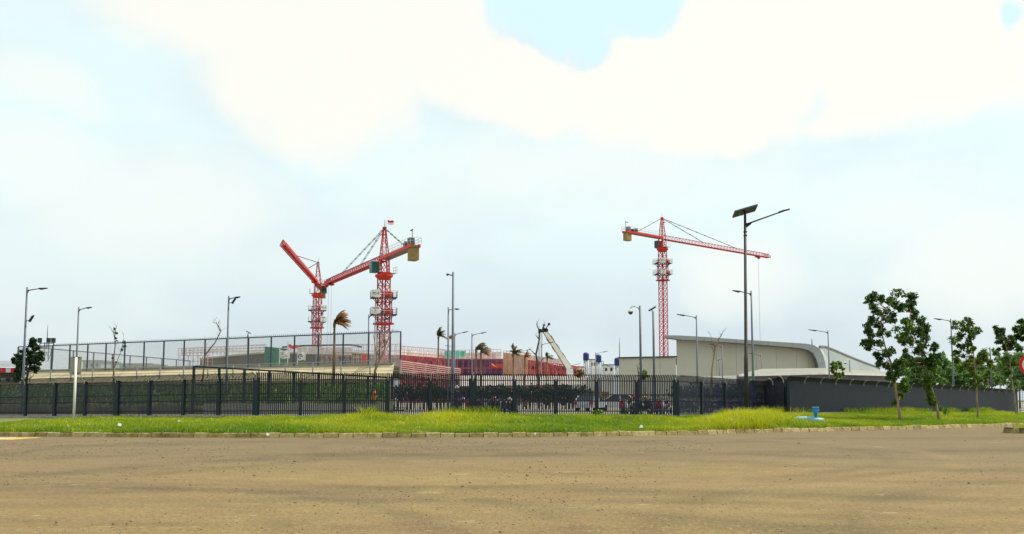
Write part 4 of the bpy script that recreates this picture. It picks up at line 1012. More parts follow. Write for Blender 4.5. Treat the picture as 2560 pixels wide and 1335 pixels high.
panels('low teal netting behind the white flag with green lines', P(694, 900, 168), P(716, 900, 168), 2, 6.2, P(694, 871, 168).z, 'netpale', 'safety_net', .02, 'netting')
panels('pale lavender formwork boards along the deck behind the flags', P(745, 880, D), P(880, 880, D + 4), 12, P(760, 885, D).z, (P(745, 866, D).z, P(880, 868, D + 4).z), 'form')
tb = thing('timber_walkway', 'dark timber handrail beam above the lavender boards', 'beam', (0, 0, 0))
tbp = line_pts([P(705, 868, D - 1), P(760, 864, D - 1), P(880, 862, D + 3), P(905, 868, D + 4)], 8)
for a, c in zip(tbp, tbp[1:]): MB().bar(a, c, .3, .28).build('rail_beam', MT['darkmetal'], tb)
scaffold('faded scaffold frames round the foot of the big crane', P(880, 888, D - 4), P(1000, 896, D - 4), 10, 5.6, (P(880, 861, D - 4).z, P(1000, 860, D - 4).z), 5, 'scafpink', 2, False, .075)
scaffold('pale props and ledgers under the long dark deck', P(790, 912, D - 2), P(905, 912, D - 2), 9, 5.5, P(790, 889, D - 2).z, 2, 'scafpink', 1.4, True, .06)
ob = MB().box(tuple(P(911, 900, 160)), (.8, .6, 1.9)).build('site_toilet', MT['redlight']); tag(ob, 'small red cabinet standing on the terrace left of the crane mast', 'cabinet')
# right deck: white formwork above red falsework
A0, A1, A2, A3 = P(1002, 880, 165), P(1120, 891, 178), P(1258, 891, 186), P(1262, 891, 186)
zt = lambda py, Y: P(1280, py, Y).z
panels('white formwork boards above the red falsework right of the crane', A0, A1, 9, (zt(888, 165), zt(896, 178)), (zt(874, 165), zt(886, 178)), 'form')
panels('white formwork boards stepping along the far deck edge', P(1110, 884, 176), P(1255, 884, 184), 11, (zt(897, 176), zt(897, 184)), (zt(884, 176), zt(879, 184)), 'form')
scaffold('red guard rail frames along the top of the white formwork by the crane', A0 + Vector((0, -.6, 0)), A1 + Vector((0, -.6, 0)), 12, (zt(888, 165), zt(897, 178)), (zt(865, 165), zt(874, 178)), 3, 'scafpink', 1.2, False, .065)
scaffold('pale guard rail frames along the far deck edge', P(1112, 884, 175), P(1252, 884, 183), 14, (zt(890, 175), zt(890, 183)), (zt(876, 175), zt(873, 183)), 2, 'scafpink', 1.2, False, .07)
scaffold('dense red falsework under the deck right of the crane', P(1000, 910, 163), P(1112, 910, 172), 12, 1.0, (zt(887, 163), zt(896, 172)), 6, 'scaf', 5.0, True, .085)
scaffold('second row of red falsework further in under the deck', P(1000, 910, 168), P(1130, 910, 178), 13, 1.0, (zt(889, 168), zt(897, 178)), 6, 'scaf', 5.0, True, .085)
scaffold('purple shaded red falsework in the middle of the site', P(1100, 910, 176), P(1256, 910, 181), 11, 1.0, (zt(898, 176), zt(898, 181)), 5, 'scaf', 3.5, False, .075)
panels('dark purple backing painted as the shade behind the red falsework', P(1000, 910, 182), P(1258, 910, 190), 15, 1.0, (zt(893, 182), zt(897, 190)), 'purple', 'shade_backing', .02, 'painted shade')  # panels added as the deep shade behind the falsework
panels('pale green safety netting on the deck edge behind the tallest lamp', P(1112, 884, 174), P(1164, 884, 177), 4, (zt(893, 174), zt(892, 177)), (zt(877, 174), zt(877, 177)), 'netpale', 'safety_net', .02, 'netting')
for px0, px1, py0, py1 in ((1240, 1256, 909, 919), (1240, 1256, 902, 904)):
    a, c = P(px0, (py0 + py1) / 2, 178), P(px1, (py0 + py1) / 2, 178); o = MB().bar(a, c, .3, abs(py1 - py0) * 178 / F).build('orange_panel', MT['scaforange']); tag(o, ('large' if py1 - py0 > 5 else 'narrow') + ' orange formwork panel at the end of the purple bay', 'formwork')
ch = thing('debris_chute', 'orange sagging chute under the deck edge', 'chute', (0, 0, 0))
MB().tube([P(1228, 911, 179), P(1234, 917, 179), P(1242, 920, 179), P(1252, 919, 179)], .32, 8).build('chute_run', MT['scaforange'], ch, True)
panels('tan timber panelled face of the scaffold block', P(1258, 905, 182), P(1318, 908, 172), 8, .8, (zt(881, 182), zt(888, 172)), 'formtan', 'formwork')
scaffold('tan scaffold lattice over the timber panels', P(1258, 905, 180), P(1320, 908, 170), 7, .8, (zt(877, 180), zt(884, 170)), 6, 'scafpink', 1.2, False, .08)
panels('white boards stepping down to the right above the red props', P(1312, 890, 176), P(1412, 905, 168), 10, (zt(899, 176), zt(912, 168)), (zt(886, 176), zt(899, 168)), 'form')
scaffold('bright red shoring props below the stepped white boards', P(1314, 915, 166), P(1400, 918, 164), 9, 1.0, (zt(903, 166), zt(910, 164)), 5, 'scaforange', 3, True, .09)
scaffold('red shoring frames at the foot of the white boom', P(1330, 915, 172), P(1440, 920, 166), 11, 1.0, (zt(901, 172), zt(918, 166)), 5, 'scaf', 3, True, .08)
panels('dark purple backing painted as the shade behind the bright red shoring props', P(1312, 912, 186), P(1440, 915, 178), 7, 1.0, (zt(898, 186), zt(922, 178)), 'purple', 'shade_backing', .02, 'painted shade')  # shade between the props, put in as a purple backing
for k, (px, dx) in enumerate(((1328, 9), (1337, -8), (1346, 7))):
    o = MB().bar(P(px, 935, 158), P(px + dx, 905, 158), .28).build('raking_prop', MT['scaforange']); tag(o, ('first', 'second', 'third')[k] + ' bright orange raking prop, counted from the tan panelled block', 'prop', 'raking props')
# pale parapet and clutter seen low behind
pv = thing('parapet', 'pale concrete parapet low behind the pickets in the middle', 'wall', (0, 0, 0)); pvp = line_pts([P(1150, 952, 120), P(1330, 951, 135), P(1470, 951, 150)], 14)
for a, c in zip(pvp, pvp[1:]): MB().bar(a, a.lerp(c, .98), .3, 1.3).build('parapet_panel', MT['form'], pv)
hg = thing('clipped_hedge', 'long dark green hedge seen between the pickets behind the motorbikes', 'hedge', (0, 0, 0))
# ------------------------------------------------------------------ mobile crane with white boom
mc = thing('mobile_crane', 'mobile crane with long white telescopic boom raised to the left', 'mobile crane', (P(1420, 930, 150).x, 150, .7))
O = Vector(mc.location)
bt, bb = P(1362, 828, 150) - O, P(1424, 922, 150) - O
for t0, t1, w in ((0, .32, .74), (.32, .56, .65), (.56, .78, .58), (.78, 1, .52)):
    MB().bar(bb.lerp(bt, t0), bb.lerp(bt, t1 - .004), w, w * 1.1, (0, 1, 0)).build('boom_section', MT['boom'], mc)
d = (bt - bb).normalized(); pr_ = Vector((d.z, 0, -d.x)); b = MB()
for t0 in (.32, .56, .78): q = bb.lerp(bt, t0); b.bar(q - pr_ * .5, q + pr_ * .5, .18, .95)
b.build('boom_collar', MT['tan'], mc)
MB().bar(bb - pr_ * -.42, bt - pr_ * -.31, .09, .1).build('boom_edge', MT['darkmetal'], mc)
MB().bar(bb - pr_ * .44, bt - pr_ * .33, .09, .1).build('boom_edge', MT['tan'], mc)
b = MB(); b.box(tuple(bt + Vector((-.3, 0, .05))), (1.1, .6, .45))
for x, z, r_ in ((-.75, .1, .28), (-.2, .38, .24), (.25, .15, .3)): b.tube([bt + Vector((x, -.3, z)), bt + Vector((x, .3, z))], r_, 10)
b.bar(bt + Vector((-.1, 0, .1)), bt + Vector((.6, 0, 1.0)), .14); b.tube([bt + Vector((.65, -.2, 1.1)), bt + Vector((.65, .2, 1.1))], .22, 8); b.bar(bt + Vector((-.3, 0, .2)), bt + Vector((-.1, 0, 1.1)), .12); b.build('boom_head', MT['darkmetal'], mc)
b = MB()
for x in (-2.0, -1.7, -1.2, -.9): b.tube([bt + Vector((x * .5, 0, 0)), bt + Vector((x * .5, 0, -5.4))], .03, 4)
b.build('hoist_rope', MT['rope'], mc)
MB().box((bb.x + .6, .3, 3.4), (5.5, 2.6, 1.9)).bar((bb.x + .1, 0, 3.6), bb, .9, 1.0).build('superstructure', MT['white'], mc)
MB().box((bb.x - 1.6, -1.6, 3.3), (1.8, 1.1, 1.7)).build('cab', MT['glassdark'], mc)
MB().box((bb.x + .5, .3, 1.55), (11, 2.5, 1.2)).build('carrier', MT['tan'], mc)
for k in range(4): MB().tube([(bb.x - 3.6 + k * 2.6, -1.1, .6), (bb.x - 3.6 + k * 2.6, -.6, .6)], .62, 12).build('wheel', MT['tyre'], mc)
# silos
def silo(px, pyt, Y, label):
    p = P(px, pyt, Y); root = thing('cement_silo', label, 'silo', (p.x, Y, .7), 0, 'blue-capped silos'); H = p.z - .7; s = Y / F
    MB().tube([(0, 0, H - 20 * s), (0, 0, H - 4 * s), (0, 0, H - 1.2 * s), (0, 0, H)], [7.4 * s, 7.4 * s, 5.5 * s, 2 * s], 16).build('hood', MT['navy'], root, False)
    for x in (-4.6, -.2, 4.4): MB().tube([(x * s, -.3, 0), (x * s, -.3, H - 19.5 * s)], 1.9 * s, 10).build('tube_leg', MT['silo'], root, True)
    b = MB()
    for x in (8, 13): b.bar((x * s, 0, 0), (x * s, 0, H - 17 * s), .09)
    for k in range(9): b.bar((8 * s, 0, H - 17 * s - k * .5), (13 * s, 0, H - 17 * s - k * .5), .07)
    b.build('ladder', MT['galv'], root)
silo(1465, 881, 200, 'blue-capped silo standing alone left of the lamp, nearer the white boom')
silo(1496, 886, 205, 'blue-capped silo behind the lamp, nearer the grey building')
silo(1543, 894, 208, 'blue-capped silo half hidden by the low corner of the grey building')
# site clutter beyond
for k, (px, py, w, h, Y, mt, lab) in enumerate(((1405, 918, 16, 20, 210, 'form', 'pale site hut at the foot of the boom'), (1452, 925, 22, 14, 215, 'white', 'low white site hut left of the silos'), (1520, 922, 26, 18, 215, 'white', 'white site hut between the silos and the grey building'), (1482, 915, 12, 30, 220, 'form', 'narrow pale cabin stack between the silos'), (1440, 924, 14, 12, 190, 'formtan', 'small tan hut by the dry shrub'))):
    p = P(px, py, Y); s = Y / F; r_ = thing('site_hut', lab, 'hut', (p.x, p.y, 1.0)); hh = p.z + h * s / 2 - 1
    MB().box((0, 0, hh / 2), (w * s, 3, hh)).build('wall', MT[mt], r_); MB().box((0, 0, hh + .08), (w * s + .3, 3.3, .16)).build('roof', MT['shedroof'], r_)
    for i in range(2): MB().box(((i - .5) * w * s * .5, -1.52, hh - 1.0), (w * s * .2, .05, .7)).build('window', MT['glassdark'], r_)

# ------------------------------------------------------------------ the big building with the curved roof
BY = 150
bg = thing('curved_roof_hall', 'large grey hall with a sweeping roof that curves down at its right end', 'building', (0, 0, 0))
def Q(px, py, Y): return P(px, py, Y)
def wall_quad(pxs, tops, Y0, Y1, name, mt, px_a, px_b, zb=.6):
    for (a, ta), (c, tc_) in zip(zip(pxs, tops), list(zip(pxs, tops))[1:]):
        ya = lerp(Y0, Y1, (a - px_a) / (px_b - px_a)); yc = lerp(Y0, Y1, (c - px_a) / (px_b - px_a))
        p, q = Q(a, ta, ya), Q(c, tc_, yc); m = MB(); e = (Vector((q.x, q.y, 0)) - Vector((p.x, p.y, 0))).normalized() * .02
        rows_ = [zb, zb + 3.2, zb + 5.6]; lo = zb
        tops_ = sorted(set([r_ for r_ in rows_[1:] if r_ < min(p.z, q.z) - .4])) + [None]
        for tz_ in tops_:
            za, zc_ = (p.z, q.z) if tz_ is None else (tz_ - .02, tz_ - .02); nr = Vector((0, .25, 0)); m = MB()
            vs = [(p.x + e.x, p.y + e.y, lo), (q.x - e.x, q.y - e.y, lo), (q.x - e.x, q.y + .25, lo), (p.x + e.x, p.y + .25, lo), (p.x + e.x, p.y + e.y, za), (q.x - e.x, q.y - e.y, zc_), (q.x - e.x, q.y + .25, zc_), (p.x + e.x, p.y + .25, za)]
            m.add(vs, [(0, 3, 2, 1), (4, 5, 6, 7), (0, 1, 5, 4), (1, 2, 6, 5), (2, 3, 7, 6), (3, 0, 4, 7)]); m.build(name, MT[mt], bg); lo = tz_ if tz_ else lo
Y0, Y1 = 150, 166
yy = lambda px: lerp(Y0, Y1, (px - 1548) / (2065 - 1548))
wall_quad([1548, 1600, 1650, 1690], [896, 895, 894, 893], Y0, Y1, 'wall_panel', 'wallgrey', 1548, 2065)
wall_quad([1691, 1741, 1790, 1840, 1890, 1940, 1990, 2020, 2044], [847, 851, 855, 860, 864, 868, 872, 876, 886], Y0, Y1, 'wall_panel', 'wallgrey', 1548, 2065)
cp = MB(); cp.bar(Q(1546, 894.5, yy(1546)), Q(1691, 891.5, yy(1691)), .5, .22); cp.build('parapet_cap', MT['darkmetal'], bg)
rt = MB(); a, c = Q(1548, 896, Y0 - .02), Q(1691, 893, yy(1691)); rt.add([a + Vector((0, .3, -.1)), c + Vector((0, .3, -.1)), c + Vector((8, 30, -.1)), a + Vector((7, 30, -.1))], [(0, 1, 2, 3)]); rt.build('low_roof', MT['fascia'], bg)
sd_ = MB(); a = Q(1548, 896, Y0); sd_.add([(a.x, a.y, .6), (a.x, a.y, a.z), (a.x + 7, a.y + 30, a.z), (a.x + 7, a.y + 30, .6)], [(0, 1, 2, 3)]); sd_.build('end_wall', MT['wallgrey'], bg)
# roof edge: outer and lower line of the fascia, leaning forward of the wall
outer = [(1660, 838), (1700, 838.5), (1760, 842), (1840, 848), (1920, 853), (1985, 857), (2015, 859), (2036, 863), (2050, 872), (2058, 888), (2063, 908), (2065, 925)]
inner = [(1664, 843.5), (1700, 848.5), (1760, 852), (1840, 857), (1920, 863), (1980, 868), (2005, 871), (2022, 875), (2033, 883), (2040, 896), (2045, 910), (2047, 925)]
OV = 2.2
fo = [Q(x, y, yy(x) - OV) for x, y in outer]; fi = [Q(x, y, yy(x) - OV + .15) for x, y in inner]
m_ = MB(); m_.v += [tuple(p) for p in fo] + [tuple(p) for p in fi]; nf = len(fo)
for k in range(nf - 1): MB().add([fo[k].lerp(fo[k + 1], .006), fo[k].lerp(fo[k + 1], .994), fi[k].lerp(fi[k + 1], .994), fi[k].lerp(fi[k + 1], .006), *[p + Vector((0, .2, 0)) for p in (fo[k], fo[k + 1], fi[k + 1], fi[k])]], [(0, 1, 2, 3), (4, 7, 6, 5), (0, 4, 5, 1), (3, 2, 6, 7), (1, 5, 6, 2), (0, 3, 7, 4)]).build('fascia_panel', MT['fascia'], bg)
# soffit back to the wall
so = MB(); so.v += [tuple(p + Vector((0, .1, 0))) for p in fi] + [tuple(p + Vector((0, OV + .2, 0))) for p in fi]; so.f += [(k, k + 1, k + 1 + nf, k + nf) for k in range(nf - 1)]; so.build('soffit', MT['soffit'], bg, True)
# roof skin sweeping back, falling and narrowing to the rear
import itertools
rear = []
for k, p in enumerate(fo):
    t = k / (nf - 1)
    rear.append((p, t))
SK = 5
def skin(k, j):
    p = fo[k]; t = j / SK
    if k < 6: return p + Vector((14 * t, 34 * t, .0))
    e = (k - 5) / (nf - 6)                                            # towards the right end the shell runs out long and low
    end = Q(lerp(2060, 2200, e), lerp(858, 921, e ** .8), lerp(yy(2065) + 30, yy(2065) + 36, e))
    q = p.lerp(end, t); zend = end.z
    q.z = p.z + (zend - p.z) * (t ** .9); return q
m_ = MB(); m_.v += [tuple(skin(k, j)) for k in range(nf) for j in range(SK + 1)]
for k in range(nf - 1):
    for j in range(SK): a = k * (SK + 1) + j; m_.f.append((a, a + 1, a + SK + 2, a + SK + 1))
m_.build('roof_skin', MT['fascia'], bg, True)
# right flank: the shell's outer side going down to the rear
fk = [(2050, 866), (2062, 866.5), (2085, 875), (2110, 886), (2140, 898), (2165, 908), (2185, 915), (2200, 921)]
ft = [Q(x, y, lerp(yy(2062) - 1.8, yy(2065) + 20, (x - 2050) / 150)) for x, y in fk]
for k in range(len(ft) - 1):
    a, c = ft[k], ft[k + 1]; MB().add([a, c, (c.x + .4, c.y - .5, 4.6), (a.x + .4, a.y - .5, 4.6), a + Vector((0, 3, .1)), c + Vector((0, 3, .1))], [(0, 3, 2, 1), (0, 1, 5, 4)]).build('flank_panel', MT['fascia'], bg)
rib_ = MB()
for a, c in zip(ft, ft[1:]): rib_.bar(a + Vector((0, 0, .05)), c + Vector((0, 0, .05)), .3, .22)
rib_.build('ridge_cap', MT['canopyroof'], bg)
# low canopy in front
cn = thing('canopy_building', 'low pale-roofed canopy in front of the curved hall', 'building', (0, 0, 0))
CY = 128
def canopy():
    t0, t1, t2, t3 = Q(1850, 935, CY), Q(1905, 922, CY + 10), Q(2062, 920, CY + 14), Q(2235, 931, CY + 24)
    f0, f1, f2 = Q(1848, 936, CY - 2), Q(2060, 931, CY + 4), Q(2235, 936, CY + 14)
    up = Vector((0, 0, .0))
    MB().add([f0, f1, t2, t1], [(0, 1, 2, 3)]).build('roof_sheet', MT['canopyroof'], cn)
    MB().add([f1, f2, t3, t2], [(0, 1, 2, 3)]).build('roof_sheet', MT['canopyroof'], cn)
    for a, c in ((f0, f1), (f1, f2)): MB().bar(a - Vector((0, .1, .12)), c - Vector((0, .1, .12)), .25, .30).build('gutter', MT['white'], cn)
    for a, c in ((f0, f1), (f1, f2)):
        n_ = 6
        for i in range(n_):
            p, q = a.lerp(c, i / n_) + Vector((0, 1.5, 0)), a.lerp(c, (i + 1) / n_) + Vector((0, 1.52 if i % 2 else 1.5, 0))
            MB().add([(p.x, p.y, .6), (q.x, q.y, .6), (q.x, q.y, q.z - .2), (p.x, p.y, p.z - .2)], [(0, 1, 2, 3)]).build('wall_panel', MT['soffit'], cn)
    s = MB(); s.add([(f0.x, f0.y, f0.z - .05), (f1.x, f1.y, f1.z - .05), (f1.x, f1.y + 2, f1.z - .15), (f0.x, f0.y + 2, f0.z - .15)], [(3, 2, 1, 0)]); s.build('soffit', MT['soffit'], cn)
canopy()
lw2 = thing('low_white_wall', 'low white parapet roof at the foot of the big grey wall', 'wall', (0, 0, 0)); a, c = Q(1690, 945, 140), Q(1850, 940, 132)
for i in range(6): p, q = a.lerp(c, i / 6), a.lerp(c, (i + .98) / 6); MB().bar(p - Vector((0, 0, 1)), q - Vector((0, 0, 1)), .4, 2.2).build('wall_panel', MT['white'], lw2)
# shed with red and white front at the left edge
sh = thing('striped_shed', 'low grey-roofed shed with a red and white painted front at the left edge', 'building', (0, 0, 0))
a, c = P(-90, 912, 125), P(44, 914, 118)
MB().add([a, c, c + Vector((0, 9, .9)), a + Vector((0, 9, .9))], [(0, 1, 2, 3)]).build('roof', MT['shedroof'], sh)
MB().bar(a, c, .3, .35).build('gutter', MT['white'], sh)
for i in range(12):
    p, q = a.lerp(c, i / 12) + Vector((0, .6, 0)), a.lerp(c, (i + .98) / 12) + Vector((0, .6, 0)); k = 1 if i % 2 else 0
    zz_ = p.z - .3; o = [(p.x, p.y, zz_ - 1.0 + .35 * k), (q.x, q.y, zz_ - 1.0 + .35 * (1 - k)), (q.x, q.y, zz_), (p.x, p.y, zz_)]
    MB().add(o, [(0, 1, 2, 3)]).build('front_panel', MT['flagred' if i % 3 else 'flagwhite'], sh)
    MB().add([(p.x, p.y + .1, zz_ - 3), (q.x, q.y + .1, zz_ - 3), (q.x, q.y + .1, zz_ - .4), (p.x, p.y + .1, zz_ - .4)], [(0, 1, 2, 3)]).build('wall_panel', MT['darkmetal' if i % 2 else 'silo'], sh)
# a low pale building behind the chain-link fence
for px0, px1, py, Y, lab in ((207, 252, 903, 175, 'low pale grey flat-roofed building behind the chain-link fence'), (298, 378, 911, 185, 'low grey long roof behind the chain-link fence, next to the flat-roofed one')):
    p, q = P(px0, py, Y), P(px1, py, Y); r_ = thing('service_building', lab, 'building', ((p.x + q.x) / 2, Y, .6)); w_ = q.x - p.x; hh = p.z - .6
    MB().box((0, 4, hh / 2), (w_, 8, hh)).build('wall', MT['silo'], r_); MB().box((0, 4, hh + .1), (w_ + .6, 8.6, .22)).build('roof', MT['canopyroof'], r_)
    for i in range(3): MB().box(((i - 1) * w_ * .3, -.02, hh - .7), (w_ * .12, .05, .6)).build('window', MT['glassdark'], r_)

# ------------------------------------------------------------------ vegetation
def leaves_mesh(name, cents, mt, size, seed, flat=.5, clump_var=.35):
    """cents: (x, y, z, radius, count, bias) clumps of folded leaves, in local coordinates"""
    r_ = np.random.default_rng(seed); V = []; var = []
    for (cx, cy, cz, rad, n, bias) in cents:
        d = r_.normal(size=(n, 3)); d /= np.linalg.norm(d, axis=1)[:, None]; rr = rad * r_.random(n) ** .45
        c = np.stack([cx + d[:, 0] * rr, cy + d[:, 1] * rr, cz + d[:, 2] * rr * .8], 1)
        ax = d * .7 + r_.normal(size=(n, 3)) * .5; ax[:, 2] -= .25; ax /= np.linalg.norm(ax, axis=1)[:, None]
        nr = r_.normal(size=(n, 3)) * flat + np.array([0, 0, 1.0]); sd_ = np.cross(ax, nr); sd_ /= np.linalg.norm(sd_, axis=1)[:, None] + 1e-6
        upn = np.cross(sd_, ax); L_ = size * r_.uniform(.6, 1.35, n)[:, None]; Wd = L_ * .27
        a = c - ax * L_ * .5; b = c + ax * L_ * .5; m = c + upn * L_ * -.06
        V.append(np.stack([a, m + sd_ * Wd, b, m - sd_ * Wd, m + upn * L_ * .10], 1)); var.append(np.clip(bias + clump_var * (r_.random() - .5) + .45 * (r_.random(n) - .5), 0, 1))
    V = np.concatenate(V); var = np.concatenate(var); n = len(V)
    me = bpy.data.meshes.new(name); me.vertices.add(n * 5); me.vertices.foreach_set('co', V.ravel())
    base = np.arange(n)[:, None] * 5; lo = np.concatenate([base + np.array([[0, 1, 2, 4]]), base + np.array([[0, 4, 2, 3]])], 1).ravel()
    me.loops.add(n * 8); me.loops.foreach_set('vertex_index', lo.astype(np.int32)); me.polygons.add(n * 2); me.polygons.foreach_set('loop_start', (np.arange(n * 2) * 4).astype(np.int32)); me.update()
    at = me.attributes.new('var', 'FLOAT', 'FACE'); at.data.foreach_set('value', np.repeat(var, 2).astype(np.float32)); me.materials.append(mt); return me
def px_tree(name, label, cat, Y, trunk, clumps, mt, r0=.10, size=.26, seed=0, per=70, group=None, bark='palebark', spread=.9, ground=None, limbs=True, dens=1.8):
    s = Y / F; tp_ = [P(x, y, Y) for x, y in trunk]; base = tp_[0].copy()
    if ground is not None: base.z = ground
    root = thing(name, label, cat, tuple(base), 0, group); rr = random.Random(seed)
    pts = [p - base for p in tp_]; pts[0].z = -.1; n = len(pts)
    dense = []
    for a, c in zip(pts, pts[1:]):
        for k in range(3): q = a.lerp(c, k / 3); q.x += rr.uniform(-.02, .02); q.y += rr.uniform(-.02, .02); dense.append(q)
    dense.append(pts[-1]); N_ = len(dense)
    MB().tube(dense, [r0 * (1.25 if i == 0 else 1) * (1 - .82 * (i / (N_ - 1)) ** .7) for i in range(N_)], 8).build('trunk', MT[bark], root, True)
    cents = []; lb = MB()
    for (x, y, rpx, b_) in clumps:
        dy = rr.uniform(-1, 1) * spread; c = P(x, y, Y + dy) - base
        for k in range(3):
            o = Vector((rr.uniform(-1, 1), rr.uniform(-1, 1), rr.uniform(-1, 1))) * rpx * s * .75
            cents.append((c.x + o.x, c.y + o.y, c.z + o.z, rpx * s * rr.uniform(.5, .85), int(per * dens / 3), b_))
        if limbs:
            j = min(range(N_), key=lambda i: (dense[i] - c).length + (3 if dense[i].z > c.z - .15 else 0)); a = dense[j]
            m1 = a.lerp(c, .5) + Vector((rr.uniform(-.1, .1), rr.uniform(-.1, .1), -.12)); rb = r0 * .30
            lb.tube([a, m1, c], [rb, rb * .7, rb * .3], 5)
            for k in range(3): e = c + Vector((rr.uniform(-1, 1), rr.uniform(-1, 1), rr.uniform(-.4, 1))) * rpx * s * .8; lb.tube([m1.lerp(c, .6), e], [rb * .4, rb * .12], 4, False)
    if limbs: lb.build('limbs', MT[bark], root, True)
    o = bpy.data.objects.new('crown', leaves_mesh('crown', cents, MT[mt], size, seed + 50)); COL.objects.link(o); o.parent = root
    return root
G = 'young trees in a row on the verge'
def gzp(px, Y): x = X_at(px, Y); return float(gz(x, Y))
px_tree('leaning_tree', 'tallest young tree on the verge, leaning left, with a dark broken crown', 'tree', 56,
        [(2252, 1052), (2243, 1000), (2236, 950), (2226, 905), (2213, 865), (2205, 835), (2203, 800), (2215, 770)],
        [(2186, 748, 20, .25), (2178, 760, 16, .2), (2201, 752, 14, .2), (2240, 742, 20, .3), (2232, 762, 18, .2), (2246, 770, 14, .25), (2192, 782, 18, .15), (2212, 790, 18, .2), (2228, 792, 16, .25), (2186, 806, 18, .15), (2204, 814, 18, .2), (2172, 826, 17, .2),
         (2190, 832, 15, .2), (2216, 828, 15, .35), (2176, 857, 19, .15), (2166, 862, 13, .1), (2194, 862, 16, .25), (2190, 880, 15, .25), (2212, 886, 16, .2), (2232, 878, 16, .3), (2206, 908, 15, .25), (2222, 922, 18, .15), (2240, 926, 16, .25), (2216, 940, 14, .3), (2232, 946, 14, .35), (2248, 905, 13, .4),
         (2252, 958, 12, .6), (2247, 975, 12, .65), (2256, 970, 10, .6), (2240, 1003, 9, .6), (2250, 990, 9, .6)],
        'leaf', .105, .20, 1, 110, G, ground=gzp(2252, 56))
px_tree('leaning_tree', 'second tall young tree on the verge, steeply leaning, with a yellow-green patch in its crown', 'tree', 58,
        [(2350, 1047), (2340, 1010), (2328, 970), (2318, 930), (2308, 895), (2296, 868), (2284, 835), (2276, 800), (2276, 770)],
        [(2276, 748, 15, .2), (2285, 760, 13, .2), (2262, 770, 16, .2), (2280, 778, 16, .25), (2290, 792, 15, .25), (2270, 796, 16, .25), (2310, 806, 15, .25), (2268, 818, 20, .75), (2284, 826, 18, .8), (2258, 836, 18, .65), (2272, 846, 18, .7), (2258, 860, 17, .4), (2300, 832, 15, .35), (2316, 828, 13, .3), (2318, 852, 16, .3), (2306, 862, 14, .35),
         (2330, 872, 15, .25), (2340, 888, 14, .3), (2326, 895, 14, .35), (2300, 885, 15, .4), (2278, 880, 16, .35), (2268, 898, 14, .35), (2290, 910, 16, .4), (2312, 915, 16, .55), (2332, 912, 14, .4), (2342, 905, 11, .35), (2300, 935, 15, .5), (2322, 938, 16, .6), (2322, 960, 12, .6), (2318, 970, 11, .65),
         (2328, 990, 12, .55), (2330, 1005, 11, .55), (2338, 1008, 9, .6), (2322, 985, 8, .5)],
        'leaf', .10, .20, 2, 105, G, ground=gzp(2350, 58))
px_tree('slender_tree', 'slender straight young tree with yellowish lower leaves behind the verge grass', 'tree', 63,
        [(2445, 1046), (2443, 1000), (2440, 950), (2436, 900), (2428, 850), (2420, 815)],
        [(2414, 806, 13, .3), (2425, 804, 10, .35), (2394, 816, 13, .3), (2438, 822, 14, .3), (2420, 824, 16, .3), (2404, 834, 15, .3), (2432, 838, 13, .35), (2394, 850, 13, .3), (2414, 852, 15, .35), (2432, 868, 12, .35), (2402, 868, 13, .4), (2418, 880, 14, .5), (2400, 888, 15, .65), (2420, 898, 16, .75), (2440, 892, 14, .7), (2456, 886, 12, .55), (2466, 898, 12, .6), (2450, 910, 14, .7),
         (2410, 912, 14, .8), (2430, 920, 13, .85), (2440, 940, 10, .85), (2438, 962, 8, .8), (2395, 905, 10, .6), (2475, 910, 10, .6)],
        'leafbright', .08, .20, 3, 95, G, ground=gzp(2445, 63))
px_tree('slender_tree', 'slender young tree near the mesh gate, dark tuft over a thin trunk', 'tree', 80,
        [(2541, 1032), (2536, 990), (2530, 950), (2524, 905), (2516, 870), (2506, 838)],
        [(2500, 824, 11, .2), (2508, 834, 12, .25), (2488, 838, 11, .2), (2500, 848, 12, .25), (2514, 852, 12, .25), (2528, 846, 12, .25), (2538, 862, 11, .2), (2520, 866, 12, .3), (2506, 868, 10, .3), (2544, 876, 10, .25), (2524, 910, 13, .5), (2510, 905, 13, .45), (2536, 902, 12, .45), (2520, 930, 12, .5)],
        'leaf', .085, .26, 4, 100, G, ground=gzp(2541, 80))
px_tree('slender_tree', 'young tree crown entering at the right edge above the round sign', 'tree', 70,
        [(2592, 1040), (2586, 960), (2574, 890), (2564, 840)],
        [(2548, 812, 12, .25), (2560, 822, 14, .2), (2544, 832, 12, .25), (2558, 842, 14, .25), (2575, 830, 16, .25), (2572, 812, 12, .3), (2580, 860, 14, .3), (2556, 806, 10, .3)],
        'leaf', .09, .25, 5, 120, G, ground=gzp(2592, 70))
px_tree('leafy_tree', 'dense dark leafy tree with several stems in front of the chain-link fence corner', 'tree', 68,
        [(62, 962), (70, 930), (78, 905), (82, 885), (84, 860)],
        [(82, 850, 7, .2), (88, 858, 8, .25), (78, 862, 8, .2), (92, 868, 8, .3), (84, 876, 9, .3), (62, 882, 11, .45), (78, 886, 12, .55), (94, 884, 11, .45), (104, 886, 8, .5), (54, 892, 11, .35), (70, 896, 12, .4), (88, 898, 11, .35), (104, 898, 8, .35), (46, 902, 10, .35), (44, 915, 10, .4), (60, 908, 11, .3), (76, 908, 10, .25), (94, 906, 8, .25), (52, 925, 11, .4), (42, 930, 9, .45), (64, 922, 9, .25), (50, 940, 9, .45), (84, 918, 7, .25), (40, 945, 8, .5), (92, 925, 6, .3), (36, 900, 6, .3)],
        'leafshade', .12, .25, 6, 85, None, 'deadbark', .8, ground=1.9)
